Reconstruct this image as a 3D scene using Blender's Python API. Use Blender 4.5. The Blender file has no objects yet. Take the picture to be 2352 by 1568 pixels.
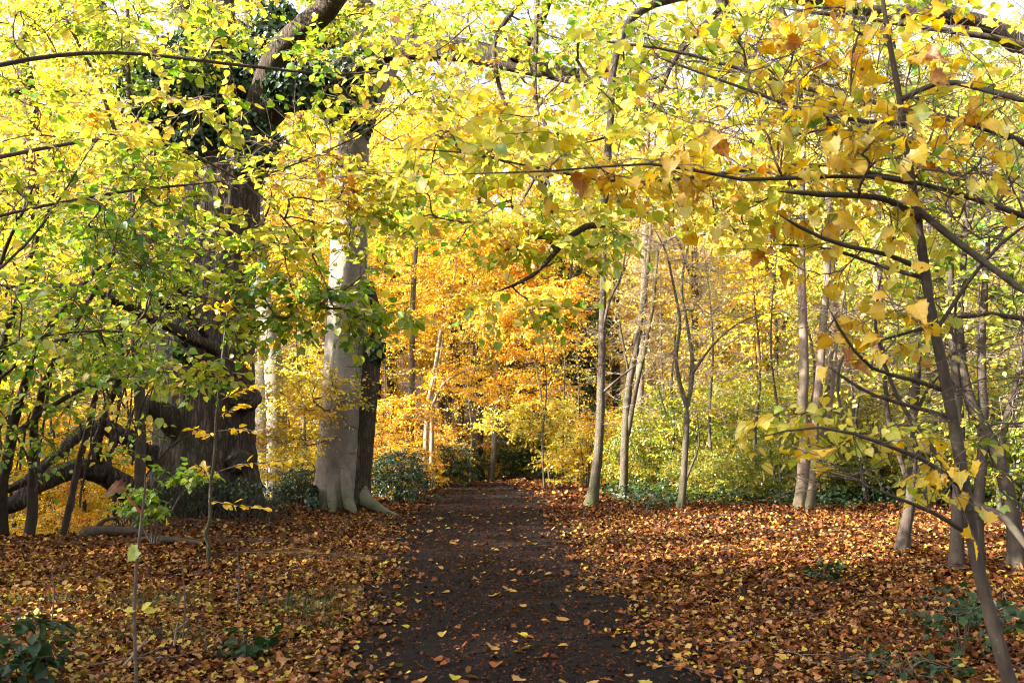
import bpy, math, random
import numpy as np
from mathutils import noise as mnoise, Vector

# ------------------------------------------------------------------ basics
SC = bpy.context.scene
COL = SC.collection
rng = np.random.default_rng(11)
F = 2287.0                       # focal length in photo-width units (2352 wide)
CAM_H = 1.55
PITCH = math.atan((1040 - 784) / F)
CP, SP = math.cos(PITCH), math.sin(PITCH)


def P(px, py, d):
    """world point that lies d metres ahead along the sight line of a photo pixel"""
    vx, vy = (px - 1176) / F, (784 - py) / F
    dy = CP - vy * SP
    s = d / dy
    return np.array([vx * s, d, CAM_H + (SP + vy * CP) * s])


def sstep(a, b, x):
    t = np.clip((np.asarray(x, float) - a) / (b - a), 0, 1)
    return t * t * (3 - 2 * t)


def wob(x, y):
    return (np.sin(x * 0.9 + 1.3) * np.cos(y * 0.55 + 0.4) * 0.5 + np.sin(x * 0.37 - y * 0.61 + 2.0) * 0.6
            + 0.25 * np.sin(x * 2.3 + y * 1.7))


def path_cx(y):
    y = np.asarray(y, float)
    return np.interp(y, [0, 6.7, 10, 15, 20, 28, 39, 44], [.35, .13, -.10, -.40, -.62, -.85, -1.15, -1.4]) - 16.0 * sstep(43, 78, y) ** 1.3


def path_hw(y):
    y = np.asarray(y, float)
    return np.interp(y, [0, 6.7, 10, 20, 39, 60], [1.25, 1.28, 1.32, 1.8, 2.35, 2.6])


def gh(x, y):
    """height of the woodland ground"""
    x = np.asarray(x, float); y = np.asarray(y, float)
    off = np.abs(x - path_cx(y))
    verge = sstep(1.0, 3.2, off)
    z = 0.05 * wob(x, y) * verge
    z = z + 0.42 * np.exp(-(((x + 7.0) / 2.3) ** 2 + ((y - 23.0) / 1.8) ** 2))
    z = z + 0.22 * np.exp(-(((x + 4.3) / 1.4) ** 2 + ((y - 25.6) / 1.4) ** 2))
    z = z - 0.75 * sstep(18.3, 22.5, y) * sstep(-7.6, -10.0, x) * (1 - sstep(40, 60, y))
    z = z + 0.10 * sstep(2, 6, x) * sstep(8, 20, y)
    z = z + 0.16 * np.maximum(0, y - 60) * sstep(60, 90, y)
    z = z + 0.05 * np.maximum(0, np.abs(x) - 14) * sstep(14, 30, np.abs(x)) * sstep(30, 50, y)
    return z


def nrm(v):
    v = np.asarray(v, float)
    return v / np.maximum(np.linalg.norm(v, axis=-1, keepdims=True), 1e-9)


# ------------------------------------------------------------------ meshes
def make_mesh(name, verts, faces_list, tint=None, mat=None, smooth=False):
    """faces_list: list of int arrays (n, k), one array per polygon size; tint: per-face list matching"""
    me = bpy.data.meshes.new(name)
    verts = np.asarray(verts, np.float32)
    me.vertices.add(len(verts))
    me.vertices.foreach_set('co', verts.ravel())
    loops = np.concatenate([f.ravel() for f in faces_list]).astype(np.int32)
    tot = np.concatenate([np.full(len(f), f.shape[1], np.int32) for f in faces_list])
    start = np.concatenate([[0], np.cumsum(tot)[:-1]]).astype(np.int32)
    me.loops.add(len(loops))
    me.loops.foreach_set('vertex_index', loops)
    me.polygons.add(len(tot))
    me.polygons.foreach_set('loop_start', start)
    me.polygons.foreach_set('loop_total', tot)
    if smooth:
        me.polygons.foreach_set('use_smooth', np.ones(len(tot), bool))
    me.update(calc_edges=True)
    if tint is not None:
        a = me.attributes.new('tint', 'FLOAT', 'FACE')
        a.data.foreach_set('value', np.concatenate(tint).astype(np.float32))
    if mat is not None:
        me.materials.append(mat)
    return me


def link(name, me, parent=None, loc=None):
    o = bpy.data.objects.new(name, me)
    COL.objects.link(o)
    if parent is not None:
        o.parent = parent
    if loc is not None:
        o.location = loc
    return o


def tag(o, label, cat, group=None, kind=None):
    if label: o['label'] = label
    if cat: o['category'] = cat
    if group: o['group'] = group
    if kind: o['kind'] = kind
    return o


def thing(name, loc, label, cat, group=None):
    o = bpy.data.objects.new(name, None)
    o.empty_display_size = 0.3
    COL.objects.link(o)
    o.location = loc
    return tag(o, label, cat, group)


def dup(root, loc, rz=0.0, sc=1.0, label=None, group=None):
    r = root.copy(); COL.objects.link(r)
    r.location = loc; r.rotation_euler = (0, 0, rz); r.scale = (sc, sc, sc)
    if label: r['label'] = label
    if group: r['group'] = group
    for ch in root.children:
        c = ch.copy(); COL.objects.link(c); c.parent = r
        for g in ch.children:
            d = g.copy(); COL.objects.link(d); d.parent = c
    return r


def spline(pts, n):
    """Catmull-Rom through pts (m, k) -> n points"""
    p = np.asarray(pts, float)
    if len(p) == 2:
        t = np.linspace(0, 1, n)[:, None]
        return p[0] * (1 - t) + p[1] * t
    q = np.vstack([2 * p[0] - p[1], p, 2 * p[-1] - p[-2]])
    seg = np.concatenate([[0], np.cumsum(np.linalg.norm(np.diff(p[:, :3], axis=0), axis=1))])
    u = np.interp(np.linspace(0, seg[-1], n), seg, np.arange(len(p)))
    i = np.minimum(u.astype(int), len(p) - 2)
    t = (u - i)[:, None]
    a, b, c, d = q[i], q[i + 1], q[i + 2], q[i + 3]
    return 0.5 * ((2 * b) + (c - a) * t + (2 * a - 5 * b + 4 * c - d) * t ** 2 + (3 * b - a - 3 * c + d) * t ** 3)


def tubes(PT, R, sides, shape=None):
    """PT (N,K,3), R (N,K) -> verts, [quads]; open tubes, ends closed by taper"""
    N, K, _ = PT.shape
    T = nrm(np.gradient(PT, axis=1))
    ref = np.zeros((N, K, 3)); ref[..., 0] = 1.0
    mean = nrm(T.mean(axis=1))
    alt = np.abs(mean[:, 0]) > 0.75
    ref[alt] = (0, 1, 0)
    U = nrm(ref - (ref * T).sum(-1, keepdims=True) * T)
    V = np.cross(T, U)
    th = np.linspace(0, 2 * np.pi, sides, endpoint=False)
    rr = np.broadcast_to(R[:, :, None], (N, K, sides)).copy()
    if shape is not None:
        rr *= shape(th, PT, R)
    ring = U[:, :, None] * np.cos(th)[None, None, :, None] + V[:, :, None] * np.sin(th)[None, None, :, None]
    v = PT[:, :, None] + ring * rr[..., None]
    idx = np.arange(N * K * sides).reshape(N, K, sides)
    a = idx[:, :-1]; b = np.roll(a, -1, axis=2); d = idx[:, 1:]; c = np.roll(d, -1, axis=2)
    quads = np.stack([a, b, c, d], axis=-1).reshape(-1, 4)
    return v.reshape(-1, 3), quads


# ------------------------------------------------------------------ leaf outlines: x along the blade, y across, z up
def tmpl_lime():
    half = [(-0.05, .16), (.06, .36), (.3, .49), (.55, .43), (.8, .22)]
    v = [(0.05, 0, 0), (.5, 0, 0), (1.06, 0, 0)]
    for s in (1, -1):
        for x, y in half:
            v.append((x, s * y, .20 * y))
    v = np.array(v)
    return v, [np.array([[0, 1, 6, 5, 4, 3], [0, 8, 9, 10, 11, 1]]), np.array([[1, 2, 7, 6], [1, 11, 12, 2]])]


def tmpl_oval(w=.33, f=.18):
    v = np.array([(0, 0, 0), (1, 0, 0), (.28, w * .9, f * w), (.68, w * .85, f * w), (.28, -w * .9, f * w), (.68, -w * .85, f * w)])
    return v, [np.array([[0, 1, 3, 2], [0, 4, 5, 1]])]


def tmpl_quad(w=.36):
    v = np.array([(0, 0, 0), (.45, w, .08), (1, 0, -.03), (.45, -w, .08)])
    return v, [np.array([[0, 3, 2, 1]])]


def tmpl_maple():
    out = [(.02, .10), (-.10, .34), (.10, .42), (.20, .57), (.36, .50), (.48, .58), (.58, .38), (.72, .32), (.80, .16), (1.02, 0)]
    v = [(0, 0, 0), (.42, 0, 0)]
    for s in (1, -1):
        for x, y in out[:-1]:
            v.append((x, s * y, .22 * y + (0.05 if y > .5 else 0)))
    v.append((1.02, 0, -.06))
    n = len(out) - 1
    tip = len(v) - 1
    tris = []
    for s, b in ((1, 2), (-1, 2 + n)):
        ch = [0] + [b + i for i in range(n)] + [tip]
        for i in range(len(ch) - 1):
            t = [1, ch[i + 1], ch[i]]
            tris.append(t if s > 0 else t[::-1])
    return np.array(v), [np.array(tris)]


LIME, OVAL, QUAD, MAPLE = tmpl_lime(), tmpl_oval(), tmpl_quad(), tmpl_maple()
IVYL = tmpl_oval(.46, .1)
GRASS = (np.array([(0, .02, 0), (0, -.02, 0), (.6, -.012, .0), (.6, .012, .0), (1, 0, 0)]), [np.array([[0, 1, 2, 3]]), np.array([[3, 2, 4]])])


def leaves_mesh(name, tm, pos, xd, nn, size, tint, curl, mat):
    V, FL = tm
    N = len(pos)
    xd = nrm(xd); nn = nrm(nn - (nn * xd).sum(-1, keepdims=True) * xd)
    yd = np.cross(nn, xd)
    size = np.broadcast_to(size, (N,)); curl = np.broadcast_to(curl, (N,))
    vz = V[None, :, 2] - curl[:, None] * V[None, :, 0] ** 2 + (rng.random((N, 1)) - .3) * 1.2 * V[None, :, 2]
    wid = 0.85 + .3 * rng.random((N, 1))
    vy = V[None, :, 1] * wid
    W = pos[:, None] + size[:, None, None] * (V[None, :, 0, None] * xd[:, None] + vy[..., None] * yd[:, None] + vz[..., None] * nn[:, None])
    off = (np.arange(N) * len(V))[:, None, None]
    faces, tl = [], []
    for f in FL:
        faces.append((f[None] + off).reshape(-1, f.shape[1]))
        tl.append(np.repeat(tint, len(f)))
    me = make_mesh(name, W.reshape(-1, 3), faces, tl, mat)
    a = me.attributes.new('blade', 'FLOAT_VECTOR', 'POINT')
    a.data.foreach_set('vector', np.tile(V.astype(np.float32), (N, 1)).ravel())
    return me


# ------------------------------------------------------------------ materials
def new_mat(name):
    m = bpy.data.materials.new(name)
    m.use_nodes = True
    nt = m.node_tree
    nt.nodes.clear()
    out = nt.nodes.new('ShaderNodeOutputMaterial')
    return m, nt, out


def ramp(nt, stops, fac=None):
    r = nt.nodes.new('ShaderNodeValToRGB')
    e = r.color_ramp.elements
    while len(e) < len(stops):
        e.new(0.5)
    for k, (p, c) in zip(e, stops):
        k.position = p
        k.color = (*c, 1)
    if fac is not None:
        nt.links.new(fac, r.inputs['Fac'])
    return r


def leaf_mat(name, stops, trans=.45, gloss=.06, rough=.42, spots=0.0, blotch=0.0, veins=False):
    m, nt, out = new_mat(name)
    N, L = nt.nodes.new, nt.links.new
    at = N('ShaderNodeAttribute'); at.attribute_name = 'tint'
    tc = N('ShaderNodeTexCoord')
    fac = at.outputs['Fac']
    if blotch:
        no = N('ShaderNodeTexNoise'); no.inputs['Scale'].default_value = 22; no.inputs['Detail'].default_value = 2
        L(tc.outputs['Object'], no.inputs['Vector'])
        mm = N('ShaderNodeMath'); mm.operation = 'MULTIPLY_ADD'; mm.inputs[1].default_value = blotch; 
        L(no.outputs['Fac'], mm.inputs[0])
        ad = N('ShaderNodeMath'); ad.operation = 'SUBTRACT'; ad.inputs[1].default_value = blotch * .5
        L(fac, ad.inputs[0]); L(ad.outputs[0], mm.inputs[2])
        fac = mm.outputs[0]
    r = ramp(nt, stops, fac)
    col = r.outputs['Color']
    if spots:
        vo = N('ShaderNodeTexVoronoi'); vo.inputs['Scale'].default_value = 13
        L(tc.outputs['Object'], vo.inputs['Vector'])
        sr = ramp(nt, [(0.11, (1, 1, 1)), (0.19, (0, 0, 0))], vo.outputs['Distance'])
        vc = N('ShaderNodeMath'); vc.operation = 'MULTIPLY'; vc.inputs[1].default_value = spots
        L(sr.outputs['Color'], vc.inputs[0])
        mx = N('ShaderNodeMix'); mx.data_type = 'RGBA'
        L(vc.outputs[0], mx.inputs['Factor']); L(col, mx.inputs['A']); mx.inputs['B'].default_value = (.025, .015, .008, 1)
        col = mx.outputs['Result']
    if veins:
        bl = N('ShaderNodeAttribute'); bl.attribute_name = 'blade'
        sx = N('ShaderNodeSeparateXYZ'); L(bl.outputs['Vector'], sx.inputs[0])
        ab = N('ShaderNodeMath'); ab.operation = 'ABSOLUTE'; L(sx.outputs['Y'], ab.inputs[0])
        # side veins run out from the midrib towards the tip
        s1 = N('ShaderNodeMath'); s1.operation = 'MULTIPLY_ADD'; s1.inputs[1].default_value = -.8
        L(ab.outputs[0], s1.inputs[0]); L(sx.outputs['X'], s1.inputs[2])
        s2 = N('ShaderNodeMath'); s2.operation = 'MULTIPLY'; s2.inputs[1].default_value = 38; L(s1.outputs[0], s2.inputs[0])
        s3 = N('ShaderNodeMath'); s3.operation = 'SINE'; L(s2.outputs[0], s3.inputs[0])
        vr = ramp(nt, [(.80, (1, 1, 1)), (.98, (.72, .74, .66))], s3.outputs[0])
        mr = ramp(nt, [(.012, (1.0, .95, .8)), (.035, (0, 0, 0))], ab.outputs[0])
        m5 = N('ShaderNodeMix'); m5.data_type = 'RGBA'; m5.blend_type = 'MULTIPLY'; m5.inputs['Factor'].default_value = .8
        L(col, m5.inputs['A']); L(vr.outputs['Color'], m5.inputs['B'])
        m6 = N('ShaderNodeMix'); m6.data_type = 'RGBA'; m6.blend_type = 'ADD'; m6.inputs['Factor'].default_value = .10
        L(m5.outputs['Result'], m6.inputs['A']); L(mr.outputs['Color'], m6.inputs['B'])
        # scorched rim
        n7 = N('ShaderNodeTexNoise'); n7.inputs['Scale'].default_value = 30; L(tc.outputs['Object'], n7.inputs['Vector'])
        rm = N('ShaderNodeMath'); rm.operation = 'MULTIPLY'; L(ab.outputs[0], rm.inputs[0]); L(n7.outputs['Fac'], rm.inputs[1])
        rr = ramp(nt, [(.20, (0, 0, 0)), (.27, (.7, .7, .7))], rm.outputs[0])
        m7 = N('ShaderNodeMix'); m7.data_type = 'RGBA'
        L(rr.outputs['Color'], m7.inputs['Factor']); L(m6.outputs['Result'], m7.inputs['A']); m7.inputs['B'].default_value = (.33, .15, .03, 1)
        col = m7.outputs['Result']
    d = N('ShaderNodeBsdfDiffuse'); t = N('ShaderNodeBsdfTranslucent'); g = N('ShaderNodeBsdfGlossy')
    g.inputs['Roughness'].default_value = rough
    g.inputs['Color'].default_value = (.9, .95, 1, 1)
    L(col, d.inputs['Color'])
    hs = N('ShaderNodeHueSaturation'); hs.inputs['Saturation'].default_value = 1.08; hs.inputs['Value'].default_value = 1.15
    L(col, hs.inputs['Color']); L(hs.outputs['Color'], t.inputs['Color'])
    m1 = N('ShaderNodeMixShader'); m1.inputs[0].default_value = trans
    L(d.outputs[0], m1.inputs[1]); L(t.outputs[0], m1.inputs[2])
    m2 = N('ShaderNodeMixShader'); m2.inputs[0].default_value = gloss
    L(m1.outputs[0], m2.inputs[1]); L(g.outputs[0], m2.inputs[2])
    L(m2.outputs[0], out.inputs['Surface'])
    return m


def bark_mat(name, c1, c2, c3=None, scale=6, stretch=.25, bump=.4, moss=0.0, furrow=0.0, bands=0.0, speck=0.0):
    m, nt, out = new_mat(name)
    N, L = nt.nodes.new, nt.links.new
    tc = N('ShaderNodeTexCoord')
    mp = N('ShaderNodeMapping'); mp.inputs['Scale'].default_value = (1, 1, stretch)
    L(tc.outputs['Object'], mp.inputs['Vector'])
    n1 = N('ShaderNodeTexNoise'); n1.inputs['Scale'].default_value = scale; n1.inputs['Detail'].default_value = 6; n1.inputs['Roughness'].default_value = .65
    L(mp.outputs[0], n1.inputs['Vector'])
    r = ramp(nt, [(.3, c1), (.68, c2)], n1.outputs['Fac'])
    col = r.outputs['Color']
    n2 = N('ShaderNodeTexNoise'); n2.inputs['Scale'].default_value = 1.3; n2.inputs['Detail'].default_value = 4
    L(tc.outputs['Object'], n2.inputs['Vector'])
    if c3 is not None:
        mx = N('ShaderNodeMix'); mx.data_type = 'RGBA'
        rr = ramp(nt, [(.42, (0, 0, 0)), (.66, (1, 1, 1))], n2.outputs['Fac'])
        L(rr.outputs['Color'], mx.inputs['Factor']); L(col, mx.inputs['A']); mx.inputs['B'].default_value = (*c3, 1)
        col = mx.outputs['Result']
    height = n1.outputs['Fac']
    if furrow:
        vo = N('ShaderNodeTexVoronoi'); vo.feature = 'DISTANCE_TO_EDGE'; vo.inputs['Scale'].default_value = scale * 2.6
        mp2 = N('ShaderNodeMapping'); mp2.inputs['Scale'].default_value = (1, 1, .18)
        nz = N('ShaderNodeMix'); nz.data_type = 'VECTOR'; nz.inputs['Factor'].default_value = .16
        L(tc.outputs['Object'], mp2.inputs['Vector'])
        L(mp2.outputs[0], nz.inputs['A']); L(n1.outputs['Color'], nz.inputs['B'])
        L(nz.outputs['Result'], vo.inputs['Vector'])
        fr = ramp(nt, [(0.0, (.22, .22, .22)), (.3, (1, 1, 1))], vo.outputs['Distance'])
        mu = N('ShaderNodeMix'); mu.data_type = 'RGBA'; mu.blend_type = 'MULTIPLY'; mu.inputs['Factor'].default_value = .8
        L(col, mu.inputs['A']); L(fr.outputs['Color'], mu.inputs['B'])
        col = mu.outputs['Result']
        ma = N('ShaderNodeMath'); ma.operation = 'MULTIPLY_ADD'; ma.inputs[1].default_value = furrow
        L(fr.outputs['Color'], ma.inputs[0]); L(n1.outputs['Fac'], ma.inputs[2])
        height = ma.outputs[0]
    if bands:
        mp3 = N('ShaderNodeMapping'); mp3.inputs['Scale'].default_value = (.6, .6, 5)
        L(tc.outputs['Object'], mp3.inputs['Vector'])
        n4 = N('ShaderNodeTexNoise'); n4.inputs['Scale'].default_value = 2.6; n4.inputs['Detail'].default_value = 5
        L(mp3.outputs[0], n4.inputs['Vector'])
        br = ramp(nt, [(.60, (1, 1, 1)), (.72, (.45, .42, .4))], n4.outputs['Fac'])
        mu = N('ShaderNodeMix'); mu.data_type = 'RGBA'; mu.blend_type = 'MULTIPLY'; mu.inputs['Factor'].default_value = bands
        L(col, mu.inputs['A']); L(br.outputs['Color'], mu.inputs['B'])
        col = mu.outputs['Result']
    if speck:
        n5 = N('ShaderNodeTexNoise'); n5.inputs['Scale'].default_value = 38; n5.inputs['Detail'].default_value = 1
        L(tc.outputs['Object'], n5.inputs['Vector'])
        sr = ramp(nt, [(.66, (0, 0, 0)), (.72, (1, 1, 1))], n5.outputs['Fac'])
        mv = N('ShaderNodeMath'); mv.operation = 'MULTIPLY'; mv.inputs[1].default_value = speck
        L(sr.outputs['Color'], mv.inputs[0])
        mx = N('ShaderNodeMix'); mx.data_type = 'RGBA'
        L(mv.outputs[0], mx.inputs['Factor']); L(col, mx.inputs['A']); mx.inputs['B'].default_value = (.5, .48, .42, 1)
        col = mx.outputs['Result']
    if moss:
        sx = N('ShaderNodeSeparateXYZ'); L(tc.outputs['Object'], sx.inputs[0])
        mr = N('ShaderNodeMapRange'); mr.inputs['From Min'].default_value = 0; mr.inputs['From Max'].default_value = moss
        mr.inputs['To Min'].default_value = 1; mr.inputs['To Max'].default_value = 0
        L(sx.outputs['Z'], mr.inputs['Value'])
        mm = N('ShaderNodeMath'); mm.operation = 'MULTIPLY'
        L(mr.outputs[0], mm.inputs[0]); L(n2.outputs['Fac'], mm.inputs[1])
        mx = N('ShaderNodeMix'); mx.data_type = 'RGBA'
        L(mm.outputs[0], mx.inputs['Factor']); L(col, mx.inputs['A']); mx.inputs['B'].default_value = (.05, .07, .015, 1)
        col = mx.outputs['Result']
    bs = N('ShaderNodeBsdfPrincipled'); bs.inputs['Roughness'].default_value = .85
    bs.inputs['Specular IOR Level'].default_value = .25
    L(col, bs.inputs['Base Color'])
    bm = N('ShaderNodeBump'); bm.inputs['Strength'].default_value = bump; bm.inputs['Distance'].default_value = .04
    L(height, bm.inputs['Height']); L(bm.outputs[0], bs.inputs['Normal'])
    L(bs.outputs[0], out.inputs['Surface'])
    return m


G1, G2, YG, YY, OR, BR = (.07, .17, .022), (.15, .27, .025), (.36, .40, .03), (.66, .54, .06), (.72, .36, .03), (.30, .12, .03)
M = {}
M['lime'] = leaf_mat('lime_leaf', [(0, (.06, .16, .02)), (.3, (.17, .31, .03)), (.52, (.40, .45, .05)), (.76, (.72, .59, .10)), (.95, (.76, .56, .11)), (1, (.55, .26, .05))], .55, .035, veins=True)
M['lime_yellow'] = leaf_mat('yellow_lime_leaf', [(0, (.15, .30, .03)), (.25, (.42, .47, .05)), (.5, (.68, .60, .10)), (.85, (.78, .57, .08)), (1, (.58, .30, .05))], .52, .035, blotch=.25, veins=True)
M['maple'] = leaf_mat('spotted_maple_leaf', [(0, (.2, .3, .05)), (.2, (.5, .47, .06)), (.5, (.76, .53, .06)), (.82, (.74, .45, .035)), (1, (.40, .15, .03))], .5, .035, spots=.9, blotch=.6, veins=True)
M['gold'] = leaf_mat('golden_beech_leaf', [(0, (.22, .27, .03)), (.25, (.52, .42, .04)), (.5, (.82, .54, .045)), (.82, (.78, .36, .025)), (1, (.42, .14, .02))], .45, .05)
M['understory'] = leaf_mat('understory_leaf', [(0, (.045, .10, .010)), (.35, (.13, .20, .012)), (.6, (.30, .30, .015)), (.82, (.60, .40, .022)), (1, (.60, .20, .02))], .45, .05)
M['far'] = leaf_mat('far_yellow_leaf', [(0, (.18, .25, .02)), (.3, (.42, .39, .03)), (.65, (.74, .54, .05)), (1, (.75, .34, .03))], .48, .03)
M['palefar'] = leaf_mat('pale_dry_leaf', [(0, (.25, .25, .05)), (.5, (.62, .44, .13)), (1, (.66, .33, .10))], .4, .03)
M['ivy'] = leaf_mat('ivy_leaf', [(0, (.010, .026, .008)), (.6, (.025, .06, .014)), (1, (.075, .12, .025))], .15, .045, .4)
M['bramble'] = leaf_mat('bramble_leaf', [(0, (.012, .03, .008)), (.7, (.025, .06, .012)), (1, (.09, .12, .02))], .3, .03, .5)
M['litter'] = leaf_mat('fallen_leaf', [(0, (.013, .005, .003)), (.2, (.046, .014, .005)), (.42, (.145, .043, .011)), (.6, (.25, .088, .021)), (.74, (.32, .175, .072)), (.87, (.37, .24, .042)), (1, (.34, .28, .03))], .12, .015, .5, blotch=.2)
M['grass'] = leaf_mat('grass_blade', [(0, (.025, .05, .01)), (1, (.08, .12, .02))], .35, .05)
M['oak'] = bark_mat('furrowed_oak_bark', (.050, .034, .025), (.155, .110, .083), (.085, .072, .045), 5, .22, .9, furrow=1.6)
M['limb'] = bark_mat('rough_limb_bark', (.045, .03, .022), (.12, .083, .062), (.07, .062, .03), 7, .3, .8, furrow=1.0)
M['beech'] = bark_mat('smooth_beech_bark', (.11, .088, .076), (.27, .225, .19), (.15, .135, .10), 3.2, .7, .3, bands=1.0, speck=.5, moss=.5)
M['slim'] = bark_mat('slim_tree_bark', (.036, .027, .020), (.115, .085, .064), (.075, .07, .04), 11, .3, .6, moss=1.2, bands=.7, speck=.5)
M['pink'] = bark_mat('pinkish_bark', (.085, .055, .042), (.20, .14, .105), (.10, .085, .055), 9, .4, .5, moss=.9, bands=.6, speck=.3)
M['dark'] = bark_mat('dark_young_bark', (.03, .021, .018), (.085, .06, .05), (.06, .052, .035), 14, .3, .5, bands=.6, speck=.08)
M['twig'] = bark_mat('twig_bark', (.06, .043, .036), (.15, .11, .09), None, 20, .5, .2)
M['palet'] = bark_mat('pale_twig_bark', (.20, .15, .105), (.34, .265, .19), None, 14, .5, .2)
M['cut'] = bark_mat('weathered_dead_wood', (.08, .05, .035), (.2, .14, .10), None, 8, .4, .6)


# ------------------------------------------------------------------ tree growing
class Tree:
    def __init__(self, name, base, label, cat='tree', group=None):
        self.base = np.asarray(base, float)
        self.root = thing(name, tuple(self.base), label, cat, group)
        self.npos, self.ndir = [], []
        self.parts = []

    def px(self, spec, d0, d1=None, ground=True):
        """[(px, py, width)] at depth d0..d1 (or 4-tuples with own depth) -> (m,4) centre + radius"""
        m = len(spec)
        out = []
        for i, s in enumerate(spec):
            d = s[3] if len(s) > 3 else d0 + ((d1 if d1 is not None else d0) - d0) * i / max(m - 1, 1)
            p = P(s[0], s[1], d)
            out.append([*p, max(s[2] * d / F / 2, .002)])
        return np.array(out)

    def stem(self, pr, name='trunk', mat='slim', sides=10, n=None, shape=None, bury=.4, jit=.0, smooth=True, node=True, parent=None, label=None):
        """one stem or limb as a mesh of its own; pr (m,4) world points + radius"""
        pr = np.asarray(pr, float).copy()
        if bury:
            d = pr[0, :3] - pr[1, :3]
            pr = np.vstack([pr[:1] + np.array([0, 0, -bury, pr[0, 3] * .05]), pr])
        L = np.linalg.norm(np.diff(pr[:, :3], axis=0), axis=1).sum()
        n = n or int(np.clip(L / .25, 8, 70))
        q = spline(pr, n)
        q[:, 3] = np.maximum(q[:, 3], .0015)
        if jit:
            w = np.cumsum(rng.normal(0, 1, (n, 3)), axis=0)
            w -= np.linspace(0, 1, n)[:, None] * w[-1]
            q[:, :3] += w * jit * q[:, 3:4] * .25
        rr = q[:, 3] * (1 + np.where(q[:, 3] > .06, .012, .05) * rng.normal(0, 1, n))
        rr[-1] *= .25
        v, f = tubes(q[None, :, :3] - self.base, rr[None], sides, shape)
        me = make_mesh(name, v, [f], None, M[mat], smooth)
        o = link(name, me, parent or self.root)
        if label: o['label'] = label
        if node:
            self.npos.append(q[2:, :3]); self.ndir.append(nrm(np.gradient(q[:, :3], axis=0))[2:])
        return o

    def grow(self, targets, K=7, up=.12, wig=.06, tip=.005, rmax=.06, horiz=0.35):
        """branches from the skeleton towards every target point"""
        pos = np.vstack(self.npos); dr = np.vstack(self.ndir)
        n0 = len(pos)
        cap = n0 + len(targets) * (K - 1)
        A = np.zeros((cap, 3)); A[:n0] = pos
        D = np.zeros((cap, 3)); D[:n0] = dr
        n = n0
        d0 = np.array([np.linalg.norm(pos - t, axis=1).min() for t in targets])
        order = np.argsort(d0)
        PTS = np.zeros((len(targets), K, 3)); parent = np.zeros(len(targets), int)
        for bi, ti in enumerate(order):
            t = targets[ti]
            rel = t - A[:n]
            dist = np.linalg.norm(rel, axis=1)
            cost = dist + .5 * np.maximum(0, -rel[:, 2]) + .35 * np.maximum(0, -(rel * D[:n]).sum(1))
            k = int(np.argmin(cost))
            s, L = A[k], dist[k]
            c = s + D[k] * L * .33 + np.array([0, 0, up * L])
            u = np.linspace(0, 1, K)[:, None]
            p = (1 - u) ** 2 * s + 2 * u * (1 - u) * c + u ** 2 * t
            w = np.cumsum(rng.normal(0, 1, (K, 3)), axis=0)
            w -= u * w[-1] + (1 - u) * w[0]
            p = p + w * wig * L / math.sqrt(K)
            PTS[bi] = p; parent[bi] = k
            A[n:n + K - 1] = p[1:]
            D[n:n + K - 1] = nrm(np.gradient(p, axis=0))[1:]
            n += K - 1
        load = np.zeros(cap)
        R = np.zeros((len(targets), K))
        for bi in range(len(targets) - 1, -1, -1):
            i0 = n0 + bi * (K - 1)
            seg = load[i0:i0 + K - 1].copy()
            seg[-1] += 1
            cum = np.cumsum(seg[::-1])[::-1]
            load[parent[bi]] += cum[0]
            r = tip * np.concatenate([[cum[0]], cum]) ** .52
            r = r * np.linspace(1.25, .8, K)
            R[bi] = np.minimum(r, rmax)
        self.B, self.R = PTS, R
        return self

    def twigs(self, per=6, length=(.25, .6), start=.3, flat=.35, droop=.15, tip_r=.0022, K=4):
        B = self.B
        N, KB, _ = B.shape
        b = np.repeat(np.arange(N), per)
        t = start + (1 - start) * rng.random(len(b))
        t[::per] = 1.0
        x = t * (KB - 1); i = np.minimum(x.astype(int), KB - 2); f = (x - i)[:, None]
        s = B[b, i] * (1 - f) + B[b, i + 1] * f
        tan = nrm(B[b, i + 1] - B[b, i])
        side = nrm(np.cross(tan, np.array([0, 0, 1.0])) + rng.normal(0, .05, tan.shape))
        sg = np.where(rng.random(len(b)) < .5, 1, -1)[:, None]
        ang = rng.uniform(.35, 1.15, (len(b), 1)); ang[::per] = 0.05
        d = nrm(tan * np.cos(ang) + side * sg * np.sin(ang) + rng.normal(0, flat * .5, tan.shape) * np.array([1, 1, .8]))
        L = rng.uniform(*length, (len(b), 1))
        u = np.linspace(0, 1, K)
        PT = s[:, None] + d[:, None] * (L * u)[:, :, None]
        PT[..., 2] -= droop * (L * u ** 2)
        PT[:, 1:] += rng.normal(0, .025, (len(b), K - 1, 3)) * L[:, :, None]
        self.T = PT; self.TR = np.broadcast_to(np.linspace(1.8, .8, K) * tip_r, (len(b), K)).copy()
        self.tb = b
        return self

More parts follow.
